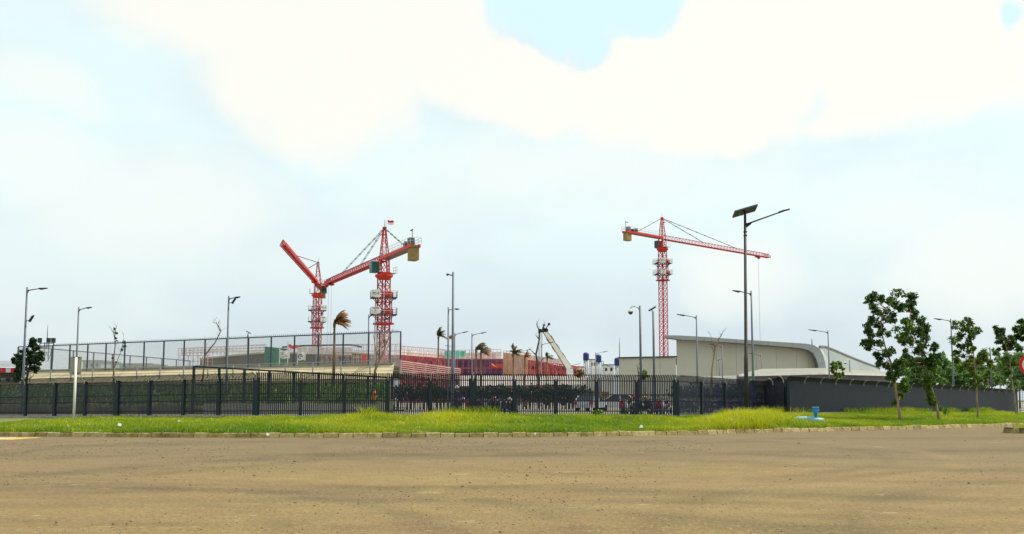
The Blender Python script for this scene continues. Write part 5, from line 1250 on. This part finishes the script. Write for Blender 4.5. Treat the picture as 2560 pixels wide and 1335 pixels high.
px_tree('sapling', 'small bright sapling in front of the canopy roof', 'tree', 85, [(2092, 960), (2092, 935), (2092, 910)],
        [(2090, 906, 7, .5), (2082, 912, 7, .5), (2098, 912, 7, .6), (2104, 922, 7, .6), (2080, 922, 6, .5), (2092, 920, 8, .6), (2086, 936, 6, .5), (2100, 940, 6, .6), (2106, 935, 5, .6), (2092, 945, 6, .5)], 'leafbright', .05, .26, 7, 45, None, 'bark', .4, ground=.7)
for k, (px, py, lab) in enumerate(((1612, 932, 'small yellowish shrub behind the pickets beside the dome camera pole'), (1300 + 150, 928, 'dry reddish shrub at the foot of the silos'))):
    px_tree('shrub', lab, 'shrub', 95, [(px, 958), (px, 945), (px, 930)], [(px, py, 6, .6), (px - 5, py + 6, 6, .6), (px + 5, py + 5, 6, .6), (px, py + 12, 7, .5)], 'leafbright' if k == 0 else 'dryfrond', .05, .25, 9 + k, 50, None, 'bark', .4, ground=.7)
# sparse, half-dead trees: bent limbs with few leaves
def bare_tree(label, Y, limbs, leaves=(), r0=.08, bark='deadbark', ground=.7, seed=0, mt='leafshade'):
    base = P(*limbs[0][0], Y); base.z = ground; root = thing('bare_tree', label, 'tree', tuple(base), 0, 'bare and half-dead trees'); rr = random.Random(seed)
    for i, lm in enumerate(limbs):
        pts = [P(x, y, Y) - base for x, y in lm]; n = len(pts)
        if i == 0: pts[0].z = -.05
        r_ = r0 if i == 0 else r0 * .5
        MB().tube(pts, [r_ * (1 - .7 * k / (n - 1)) for k in range(n)], 6).build('trunk' if i == 0 else 'limb', MT[bark], root, True)
    tw = MB()
    for lm in limbs:
        for (x, y) in lm[len(lm) // 2:]:
            for _ in range(3):
                a = P(x, y, Y) - base; tw.tube([a, a + Vector((rr.uniform(-1, 1) * .3, rr.uniform(-.3, .3), rr.uniform(.1, .5)))], [.012, .005], 3, False)
    tag(tw.build('twigs', MT[bark], root), kind='stuff')
    if leaves:
        cents = [(*(P(x, y, Y) - base), r_ * Y / F, n, b_) for x, y, r_, n, b_ in leaves]
        o = bpy.data.objects.new('crown', leaves_mesh('crown', cents, MT[mt], .2, seed + 3)); COL.objects.link(o); o.parent = root
bare_tree('twin-stemmed sparse tree with a few dangling leaves in front of the chain-link fence', 72, [[(284, 965), (284, 925), (285, 890), (288, 865), (287, 845), (283, 830), (278, 822)], [(285, 920), (292, 905), (302, 880), (307, 860), (309, 838)], [(287, 842), (289, 825), (291, 818)]],
          [(286, 822, 4, 12, .2), (290, 832, 4, 12, .2), (289, 845, 3, 10, .2), (293, 852, 3, 8, .2), (310, 855, 5, 14, .3), (311, 868, 6, 18, .3), (305, 875, 5, 12, .25), (282, 895, 3, 8, .3), (290, 905, 3, 8, .3)], .055, 'bark', 2.6, 1)
bare_tree('bare leafless tree bending right and forking at the top, left of the thick lamp', 70, [[(505, 960), (509, 925), (512, 890), (525, 872), (538, 856), (546, 840), (552, 828), (548, 818), (541, 808), (532, 806)], [(513, 885), (513, 868), (511, 855)], [(551, 828), (545, 820), (546, 810)]], (), .06, 'bark', 2.6, 2)
bare_tree('brown leaning forked bare stem in front of the big crane foot', 70, [[(934, 960), (938, 925), (947, 905), (957, 885), (965, 860), (972, 845), (980, 830)], [(963, 866), (958, 848), (960, 832), (955, 822)], [(938, 925), (941, 890), (936, 850), (932, 832)], [(950, 900), (944, 882), (952, 860), (962, 838)]], [(962, 852, 5, 10, .3), (958, 868, 4, 8, .2)], .11, 'palebark', 2.6, 3)
bare_tree('tall twisted bare tree standing left of the white crane boom', 95, [[(1346, 960), (1345, 930), (1343, 905), (1340, 886), (1344, 868), (1348, 850), (1349, 835), (1346, 822), (1342, 812), (1343, 806)], [(1340, 887), (1332, 880), (1324, 873)], [(1348, 848), (1343, 843), (1340, 839)], [(1349, 832), (1355, 826), (1358, 815), (1362, 808)]], [(1354, 826, 5, 12, .15), (1361, 812, 4, 8, .15)], .14, 'deadbark', .7, 4)
bare_tree('pale bare tree with a Y-shaped fork in front of the big grey wall', 75, [[(1778, 960), (1779, 930), (1783, 905), (1786, 880), (1788, 865), (1796, 850), (1803, 838), (1808, 828)], [(1787, 868), (1781, 852), (1776, 836)], [(1785, 880), (1780, 868), (1772, 860)]], (), .095, 'palebark', .7, 5)
bare_tree('short stub of a pruned tree behind the pickets by the dome camera pole', 70, [[(1598, 962), (1597, 940), (1595, 925), (1594, 918)], [(1597, 935), (1601, 926), (1600, 920)]], (), .07, 'deadbark', .7, 6)
# windblown palms
def palm(label, px, py, pxb, Y, rpx, nf_, mt, wind=.8, seed=0, ground=.7):
    top = P(px, py, Y); bx_ = X_at(pxb, Y); root = thing('windblown_palm', label, 'palm', (bx_, Y, ground), 0, 'windblown young palms'); rr = random.Random(seed); base = Vector((bx_, Y, ground)); t = top - base; s = Y / F
    MB().tube([(0, 0, -.1), Vector((0, 0, 0)).lerp(t, .5) + Vector((.04, 0, 0)), t], [.13, .10, .08], 8).build('trunk', MT['bark'], root, True)
    MB().tube([t - Vector((0, 0, .25)), t, t + Vector((0, 0, .45))], [.09, .12, .03], 8).build('crownshaft', MT['bark'], root, True)
    for k in range(nf_):
        a = 2 * math.pi * k / nf_ + rr.uniform(-.3, .3); L_ = rpx * s * rr.uniform(.75, 1.2); d = Vector((math.cos(a) * .55 + wind, math.sin(a) * .55, rr.uniform(.0, 1.1))).normalized()
        pts = []; p = t + Vector((0, 0, .15)); v = d.copy()
        for i in range(8): pts.append(p.copy()); p = p + v * (L_ / 7); v = (v + Vector((wind * .10, 0, -.16))).normalized()
        b = MB(); b.tube(pts, [.025 * (1 - .1 * i) for i in range(8)], 3, False); var = []
        for i in range(1, 8):
            for q in (0, .5):
                c = pts[i - 1].lerp(pts[i], q + .25); ax = (pts[i] - pts[i - 1]).normalized(); sd_ = ax.cross(Vector((0, 0, 1))); sd_ = sd_.normalized() if sd_.length > .01 else Vector((0, 1, 0)); ll = L_ * .30 * math.sin(math.pi * (.12 + .8 * i / 8))
                for sg_ in (-1, 1):
                    e = c + (sd_ * sg_ * .75 + ax * .8 + Vector((wind * .35, 0, -.45 - rr.random() * .4))).normalized() * ll * rr.uniform(.7, 1.2); w_ = ax * .07
                    b.add([c - w_, c + w_, e], [(0, 1, 2)])
        o = b.build('frond', MT[mt], root); at = o.data.attributes.new('var', 'FLOAT', 'FACE'); f0 = rr.uniform(.1, .9)
        at.data.foreach_set('value', np.clip(f0 + rng.uniform(-.2, .2, len(o.data.polygons)), 0, 1).astype(np.float32))
    return root
palm('tallest windblown palm with dry brown fronds streaming right, between the two nearer cranes', 836, 812, 833, 74, 38, 30, 'dryfrond', .75, 1, 2.6)
palm('dark thin palm with an upright ragged tuft left of the tallest lamp', 1096, 843, 1093, 105, 24, 12, 'greenfrond', .5, 2)
palm('small palm with reddish dry fronds glimpsed between the tallest lamp and its neighbour', 1121, 848, 1122, 125, 16, 10, 'dryfrond', .7, 3)
palm('bushy palm with yellow-brown fronds right of the lamp, left one of the pair', 1190, 876, 1189, 98, 28, 16, 'greenfrond', .8, 4)
palm('palm with drooping yellow-brown fronds, right one of the pair', 1202, 884, 1203, 104, 26, 14, 'dryfrond', .8, 5)
palm('dark green palm in front of the tan panelled scaffold', 1283, 886, 1282, 105, 24, 16, 'greenfrond', .45, 6)
palm('small greenish palm below the white boom', 1368, 896, 1364, 118, 20, 14, 'greenfrond', .35, 7)
palm('low dry brown palm partly hidden at the end of the tan scaffold', 1312, 895, 1310, 120, 16, 12, 'dryfrond', .6, 8)
# hedge cells between the pickets: leafy mass on a low bank
n = 60; cents = []
for i in range(n):
    px = lerp(985, 1480, i / n); Y = 84 + 8 * (i / n); c = P(px, 983 + 6 * math.sin(i * 1.3), Y); cents.append((c.x, c.y, c.z + random.uniform(-.2, .2), .75, 110, .25))
o = bpy.data.objects.new('foliage', leaves_mesh('foliage', cents, MT['leafshade'], .3, 77)); COL.objects.link(o); o.parent = hg
b = MB()
for i in range(n): c = cents[i]; b.tube([(c[0], c[1], .6), (c[0] + .1, c[1], c[2])], [.05, .03], 5)
b.build('stems', MT['deadbark'], hg)
n = 60; cents = []
hg2 = thing('clipped_hedge', 'dark olive hedge along the yard behind the motorbikes near the solar lamp', 'hedge', (0, 0, 0))
for i in range(n):
    px = lerp(1690, 2300, i / n); Y = lerp(92, 120, i / n); c = P(px, 980 + 5 * math.sin(i * 1.1), Y); cents.append((c.x, c.y, c.z, .9, 90, .3))
o = bpy.data.objects.new('foliage', leaves_mesh('foliage', cents, MT['leafshade'], .34, 78)); COL.objects.link(o); o.parent = hg2
b = MB()
for c in cents: b.tube([(c[0], c[1], .6), (c[0] + .1, c[1], c[2])], [.05, .03], 5)
b.build('stems', MT['deadbark'], hg2)
# the wood beyond the fence at the right: single trees
FAR = [(2262, 905, 16, 118), (2285, 930, 18, 112), (2310, 935, 16, 112), (2335, 900, 24, 122), (2355, 915, 24, 118), (2372, 930, 18, 112), (2300, 905, 18, 130), (2400, 925, 18, 115), (2425, 935, 16, 112), (2455, 940, 16, 115), (2478, 935, 15, 118), (2500, 900, 24, 135), (2470, 905, 22, 150), (2525, 915, 22, 130), (2548, 930, 22, 120), (2540, 895, 22, 140), (2430, 905, 16, 160), (2575, 925, 24, 122), (2390, 910, 16, 160)]
WL = ['low tree of the wood just right of the tallest leaning tree', 'low green tree of the wood between the two leaning trees, at the fence top', 'low tree of the wood behind the trunk of the steeply leaning tree',
      'large round tree of the wood right above the steeply leaning trunk', 'broad tree of the wood just left of the tall street lamp', 'low tree of the wood hugging the foot of the tall street lamp', 'tree of the wood seen in the gap between the two leaning crowns',
      'low tree of the wood between the tall lamp and the slender yellowish tree', 'low tree of the wood directly behind the slender yellowish trunk', 'low tree of the wood between the yellowish tree and the dome camera pole', 'low tree of the wood at the foot of the dome camera pole',
      'large pale tree of the wood right of the dome camera pole', 'distant tree of the wood rising behind the dome camera pole', 'tree of the wood behind the dark-tufted slender tree', 'low tree of the wood near the mesh gate', 'distant tall tree of the wood under the round sign',
      'distant tree of the wood behind the slender yellowish crown', 'tree of the wood cut by the edge of the picture by the round sign', 'distant tree of the wood just right of the tall street lamp']
for i, (px, py, r_, Y) in enumerate(FAR):
    rr = random.Random(100 + i); cl = []
    for _ in range(20): a = rr.uniform(0, 6.28); q = rr.random() ** .5; cl.append((px + math.cos(a) * q * r_ * 1.35, py + math.sin(a) * q * r_ * 1.3 + 14, r_ * .5, rr.uniform(.1, .95)))
    px_tree('wood_tree', WL[i], 'tree', Y, [(px, 975), (px + rr.uniform(-2, 2), (975 + py) / 2), (px, py)], cl, 'leaffar', .12, .42, 200 + i, 60, 'trees of the wood beyond the fence', 'palebark', 1.6, ground=.5)
px_tree('yellow_tree', 'small yellowish tree with a reddish trunk below the dome camera pole', 'tree', 104, [(2470, 985), (2470, 955), (2471, 935)], [(2470, 932, 7, .9), (2462, 936, 6, .8), (2478, 934, 6, .9), (2471, 926, 5, .8)], 'leafbright', .10, .3, 300, 60, None, 'palebark', .6, ground=.5)
# spiky clump by the second leaning tree and weeds at the fence foot
sc_ = P(2362, 1032, 68); sc_.z = gzp(2362, 68); n = 16
o = blades('agave_clump', rng.normal(0, .08, n), rng.normal(0, .08, n), np.zeros(n), rng.uniform(.5, 1.05, n), np.full(n, .07), rng.random(n), MT['leafbright'], .8); o.location = sc_; tag(o, 'spiky long-leaved clump at the fence foot beside the steeply leaning tree', 'plant')
px_tree('shrub', 'leafy green weed bush against the pickets left of the pale cars', 'shrub', 51.5, [(1497, 1050), (1497, 1042), (1498, 1032)], [(1490, 1034, 8, .6), (1500, 1030, 8, .6), (1495, 1042, 9, .5), (1483, 1042, 8, .5), (1506, 1040, 6, .6), (1478, 1050, 8, .5)], 'leafbright', .02, .13, 310, 60, None, 'bark', .3, ground=float(gz(X_at(1497, 51.5), 51.5)))

# ------------------------------------------------------------------ parked vehicles and people behind the fence
def wheel(parent, x, y, z, r_, w, name='wheel'):
    MB().tube([(x, y - w / 2, z), (x, y + w / 2, z)], r_, 14).build(name, MT['tyre'], parent, False)
def car(px, Y, label, paint, rz):
    p = P(px, 1000, Y); root = thing('parked_car', label, 'car', (p.x, Y, .62), rz, 'parked cars'); root.scale = (.93, .93, .93)
    pr = [(-2.15, .38), (-2.2, .62), (-2.1, .86), (-1.55, .93), (1.05, .88), (1.85, .78), (2.12, .62), (2.15, .38)]
    b = MB(); w = .84; n = len(pr)
    o = [(x, -w, z) for x, z in pr] + [(x * .985, -w * .9, z + .02) for x, z in pr]; b.prism(pr, -w, w); b.build('body', MT[paint], root)
    cab = [(-1.75, .92), (-1.15, 1.42), (.15, 1.46), (.95, .9)]; b = MB(); o = []
    for y in (-1, 1):
        for x, z in cab: o.append((x, y * (w - .04 - (.16 if z > 1 else 0)), z))
    b.add(o, [(0, 1, 2, 3), (7, 6, 5, 4), (0, 4, 5, 1), (1, 5, 6, 2), (2, 6, 7, 3)]); b.build('glasshouse', MT['glassdark'], root)
    b = MB(); b.box((-.5, 0, 1.455), (1.35, 1.32, .05))
    for y in (-1, 1):
        for (x0, z0), (x1, z1) in ((cab[0], cab[1]), (cab[2], cab[3])): b.bar((x0, y * (w - .03), z0), (x1, y * (w - .19), z1), .08)
        b.bar((-.45, y * (w - .03), .92), (-.45, y * (w - .19), 1.44), .07)
    b.build('roof', MT[paint], root)
    for x in (-1.3, 1.32):
        for y in (-.76, .76): wheel(root, x, y, .31, .31, .2)
    for y in (-.66, .66):
        MB().box((-2.19, y, .74), (.06, .28, .24)).build('tail_lamp', MT['lampred'], root); MB().box((2.06, y, .66), (.1, .34, .14)).build('headlight', MT['chrome'], root)
    MB().box((-2.22, 0, .45), (.06, 1.5, .16)).build('bumper', MT[paint], root)
    return root
car(1478, 74, 'pale car parked tail-on with red tail lamps behind the pickets', 'carsilver', R(68))
car(1537, 76, 'white car parked side-on behind the pickets left of the motorbikes', 'carwhite', R(172))
def bike_proto(paint):
    root = thing('motorbike', 'x', 'motorbike')
    for x in (-.62, .62):
        pts = [(x + .27 * math.cos(a), 0, .29 + .27 * math.sin(a)) for a in np.linspace(0, 2 * math.pi, 15)]; wh = MB().tube(pts, .045, 5, False).build('wheel', MT['tyre'], root)
        m = MB(); m.tube([(x, -.05, .29), (x, .05, .29)], .06, 8)
        for k in range(5): a = k * 1.256; m.bar((x, 0, .29), (x + .25 * math.cos(a), 0, .29 + .25 * math.sin(a)), .018)
        m.build('rim', MT['chrome'], wh)
    b = MB()
    for y in (-.06, .06): b.bar((.62, y, .29), (.40, y, .88), .035)
    b.build('fork', MT['chrome'], root)
    b = MB(); b.tube([(.42, 0, .86), (.30, 0, .55), (.05, 0, .40), (-.25, 0, .55), (-.72, 0, .78)], [.09, .10, .13, .12, .07], 8); b.box((.40, 0, .62), (.10, .34, .50)); b.build('body', MT[paint], root, True)
    MB().box((.02, 0, .34), (.42, .22, .24)).build('engine', MT['darkmetal'], root)
    b = MB(); b.tube([(.12, 0, .76), (-.15, 0, .77), (-.45, 0, .80), (-.68, 0, .82)], [.08, .13, .13, .08], 8); b.build('seat', MT['tyre'], root, True)
    b = MB(); b.tube([(.34, -.34, 1.02), (.40, -.12, .98), (.40, .12, .98), (.34, .34, 1.02)], .022, 6); b.build('handlebar', MT['darkmetal'], root)
    for y in (-.3, .3): b = MB(); b.bar((.38, y, 1.0), (.40, y * 1.15, 1.17), .02); b.box((.40, y * 1.2, 1.2), (.03, .13, .08)); b.build('mirror', MT['darkmetal'], root)
    MB().tube([(.42, 0, .93), (.53, 0, .92)], .085, 10).build('headlight', MT['chrome'], root)
    MB().box((-.80, 0, .76), (.05, .10, .05)).build('tail_lamp', MT['lampred'], root)
    b = MB(); b.tube([(.0, .14, .28), (-.35, .16, .27), (-.80, .17, .36)], [.03, .05, .05], 7); b.build('exhaust', MT['chrome'], root)
    b = MB(); b.add([(.62, -.06, .60), (.62, .06, .60), (.90, .05, .48), (.90, -.05, .48), (.45, -.05, .58), (.45, .05, .58)], [(0, 1, 2, 3), (4, 5, 1, 0)]); b.build('mudguard', MT[paint], root)
    return root
PB = {k: bike_proto('bike' + k) for k in ('black', 'red', 'blue', 'white')}; TREE = {k: [(c, kids(c)) for c in kids(v)] for k, v in PB.items()}; used = set()
def bike(kind, px, Y, rz, label, group='motorbikes parked behind the pickets'):
    src = PB[kind]
    if kind not in used: r_ = src; used.add(kind)
    else:
        r_ = src.copy(); COL.objects.link(r_)
        for ch, gk in TREE[kind]:
            c = ch.copy(); COL.objects.link(c); c.parent = r_
            for g_ in gk: e = g_.copy(); COL.objects.link(e); e.parent = c
    r_.location = (X_at(px, Y, 1000), Y, .62); r_.rotation_euler = (0, 0, R(rz)); r_['label'] = label; tag(r_, None, 'motorbike', group)
DK = 'dark motorbike in the close row standing left of the middle, behind the thick fence post'
DR = 'dark motorbike in the close row standing beside the solar lamp, behind the pickets'
bike('black', 1150, 56.5, 100, 'dark motorbike under the standing person with the white helmet')
bike('red', 1170, 57, 95, 'red motorbike directly left of the thick middle fence post')
for i, px in enumerate((1199, 1211, 1223, 1237, 1249, 1262, 1275, 1288)): bike('black', px, 57 + (i % 3) * .4, (-88 if i % 3 else 92) + random.uniform(-15, 15), DK)
bike('red', 1237, 59, 80, 'red motorbike among the dark ones right of the thick middle fence post')
bike('white', 1572, 59, 100, 'white motorbike right behind the white car')
bike('red', 1556, 58, 90, 'red motorbike touching the nose of the white car')
bike('blue', 1583, 59.5, 85, 'blue motorbike left of the second bare stub, near the white one')
bike('black', 1612, 59, 110, 'black motorbike with yellow helmet behind it, left of the red one')
bike('blue', 1624, 60, 80, 'deep blue motorbike in the bay left of the right corner post')
bike('red', 1647, 59.5, 90, 'red motorbike in the bay left of the right corner post')
bike('white', 1664, 60, 100, 'white motorbike closest to the right corner post')
for i, px in enumerate((1714, 1728, 1765, 1779, 1792, 1806, 1842, 1856)): bike('black', px, 64 + (i % 3) * .6 + max(0, (px - 1750) * .045), (-85 if i % 2 else 95) + random.uniform(-25, 25), DR)
bike('red', 1824, 69.5, 80, 'red and yellow motorbike just left of the solar lamp pole')
bike('black', 1895, 73, 70, 'dark motorbike alone right of the solar lamp pole')
# helmets on the mirrors
for px, py, Y, mt, lab in ((1158, 999, 56, 'purplehelmet', 'purple and white helmet hung on a motorbike left of the thick middle post'), (1709, 1001, 63.5, 'purplehelmet', 'bright purple helmet on a motorbike right of the right corner post'), (1612, 995, 58.8, 'yellow', 'yellow helmet on the black motorbike'), (1237, 997, 58, 'bikered', 'red helmet in the row of dark motorbikes, on the left'), (1274, 999, 57, 'bikewhite', 'white helmet at the right end of the row of dark motorbikes'), (1586, 995, 59, 'bikered', 'dark red helmet above the blue motorbike')):
    p = P(px, py, Y); r_ = thing('helmet', lab, 'helmet', tuple(p), 0, 'helmets on the motorbikes')
    MB().tube([(0, 0, -.13), (0, 0, -.05), (0, 0, .05), (0, 0, .11), (0, 0, .14)], [.11, .14, .13, .09, .03], 12).build('shell', MT[mt], r_, True)
    MB().box((0, -.13, -.01), (.17, .03, .08)).build('visor', MT['glassdark'], r_)

def person(px, Y, label, rz, top, bottom, helmet=None, walk_=.12):
    p = P(px, 1000, Y); root = thing('person', label, 'person', (p.x, Y, .62), rz)
    J = {'pel': (0, 0, .92), 'wst': (0, 0, 1.08), 'chs': (0, 0, 1.30), 'nck': (0, 0, 1.46), 'hd0': (0, -.02, 1.54), 'hd1': (0, -.03, 1.63), 'hd2': (0, -.02, 1.70)}
    R_ = {'pel': (.15, .11), 'wst': (.135, .10), 'chs': (.17, .11), 'nck': (.055, .055), 'hd0': (.07, .08), 'hd1': (.078, .095), 'hd2': (.05, .06)}
    E = [('pel', 'wst'), ('wst', 'chs'), ('chs', 'nck'), ('nck', 'hd0'), ('hd0', 'hd1'), ('hd1', 'hd2')]
    for s_, t_ in ((-1, 'L'), (1, 'R')):
        st = s_ * walk_
        J.update({'hip' + t_: (s_ * .10, 0, .84), 'kn' + t_: (s_ * .11, -.06 - st * .5, .48), 'an' + t_: (s_ * .11, .02 - st, .09), 'to' + t_: (s_ * .12, -.14 - st, .04), 'sh' + t_: (s_ * .19, 0, 1.40), 'el' + t_: (s_ * .24, .03 + st * .3, 1.12), 'wr' + t_: (s_ * .23, -.08 + st * .6, .89)})
        R_.update({'hip' + t_: (.095, .095), 'kn' + t_: (.06, .06), 'an' + t_: (.042, .045), 'to' + t_: (.04, .03), 'sh' + t_: (.065, .065), 'el' + t_: (.045, .045), 'wr' + t_: (.03, .03)})
        E += [('pel', 'hip' + t_), ('hip' + t_, 'kn' + t_), ('kn' + t_, 'an' + t_), ('an' + t_, 'to' + t_), ('chs', 'sh' + t_), ('sh' + t_, 'el' + t_), ('el' + t_, 'wr' + t_)]
        w_ = J['wr' + t_]
        for f_, (dx, ln) in enumerate(((-.03, .09), (-.01, .10), (.012, .095), (.032, .075))):
            a, c = 'f%d%s' % (f_, t_), 'g%d%s' % (f_, t_); J[a] = (w_[0] + dx * .6, w_[1] - .01, w_[2] - .08); J[c] = (w_[0] + dx, w_[1] - .035, w_[2] - .08 - ln * .8); R_[a] = R_[c] = (.009, .009); E += [('wr' + t_, a), (a, c)]
        J['th' + t_] = (w_[0] - s_ * .035, w_[1] - .045, w_[2] - .07); R_['th' + t_] = (.01, .01); E.append(('wr' + t_, 'th' + t_))
    ks = list(J); me = bpy.data.meshes.new('body'); me.from_pydata([J[k] for k in ks], [(ks.index(a), ks.index(c)) for a, c in E], [])
    o = bpy.data.objects.new('body', me); COL.objects.link(o); o.parent = root
    me.materials.append(MT['skin']); me.materials.append(MT[top]); me.materials.append(MT[bottom])
    md = o.modifiers.new('Skin', 'SKIN'); me.skin_vertices.new() if not me.skin_vertices else None
    for i, k in enumerate(ks): me.skin_vertices[0].data[i].radius = R_[k]; me.skin_vertices[0].data[i].use_root = (k == 'pel')
    sb = o.modifiers.new('Subsurf', 'SUBSURF'); sb.levels = 1; sb.render_levels = 1
    dg = bpy.context.evaluated_depsgraph_get(); dg.update(); m2 = bpy.data.meshes.new_from_object(o.evaluated_get(dg)); o.modifiers.clear(); o.data = m2
    for f_ in m2.polygons:
        z = f_.center.z; x = abs(f_.center.x); f_.material_index = 0 if (z > 1.45 or (x > .19 and z < 1.0)) else (1 if z > .95 else 2)
    m2.shade_smooth()
    if helmet: MB().tube([(0, -.02, 1.62), (0, -.02, 1.70), (0, -.02, 1.76), (0, -.02, 1.80)], [.125, .135, .10, .03], 12).build('helmet', MT[helmet], root, True)
    else: MB().tube([(0, .0, 1.64), (0, .0, 1.70), (0, .0, 1.755), (0, .0, 1.77)], [.092, .10, .07, .02], 10).build('hair', MT['hair'], root, True)
    for s_ in (-1, 1): MB().box((s_ * .03, -.118, 1.635), (.02, .01, .012)).build('eye', MT['ink'], root)
    MB().box((0, -.125, 1.61), (.022, .03, .04), 0, .5).build('nose', MT['skin'], root)
person(936, 60, 'person in an orange top walking behind the pickets below the big crane', R(-70), 'orange', 'trouser', None, .18)
person(1142, 57.5, 'person in dark clothes with a white helmet standing by the motorbikes', R(20), 'trouser', 'trouser', 'white', .05)
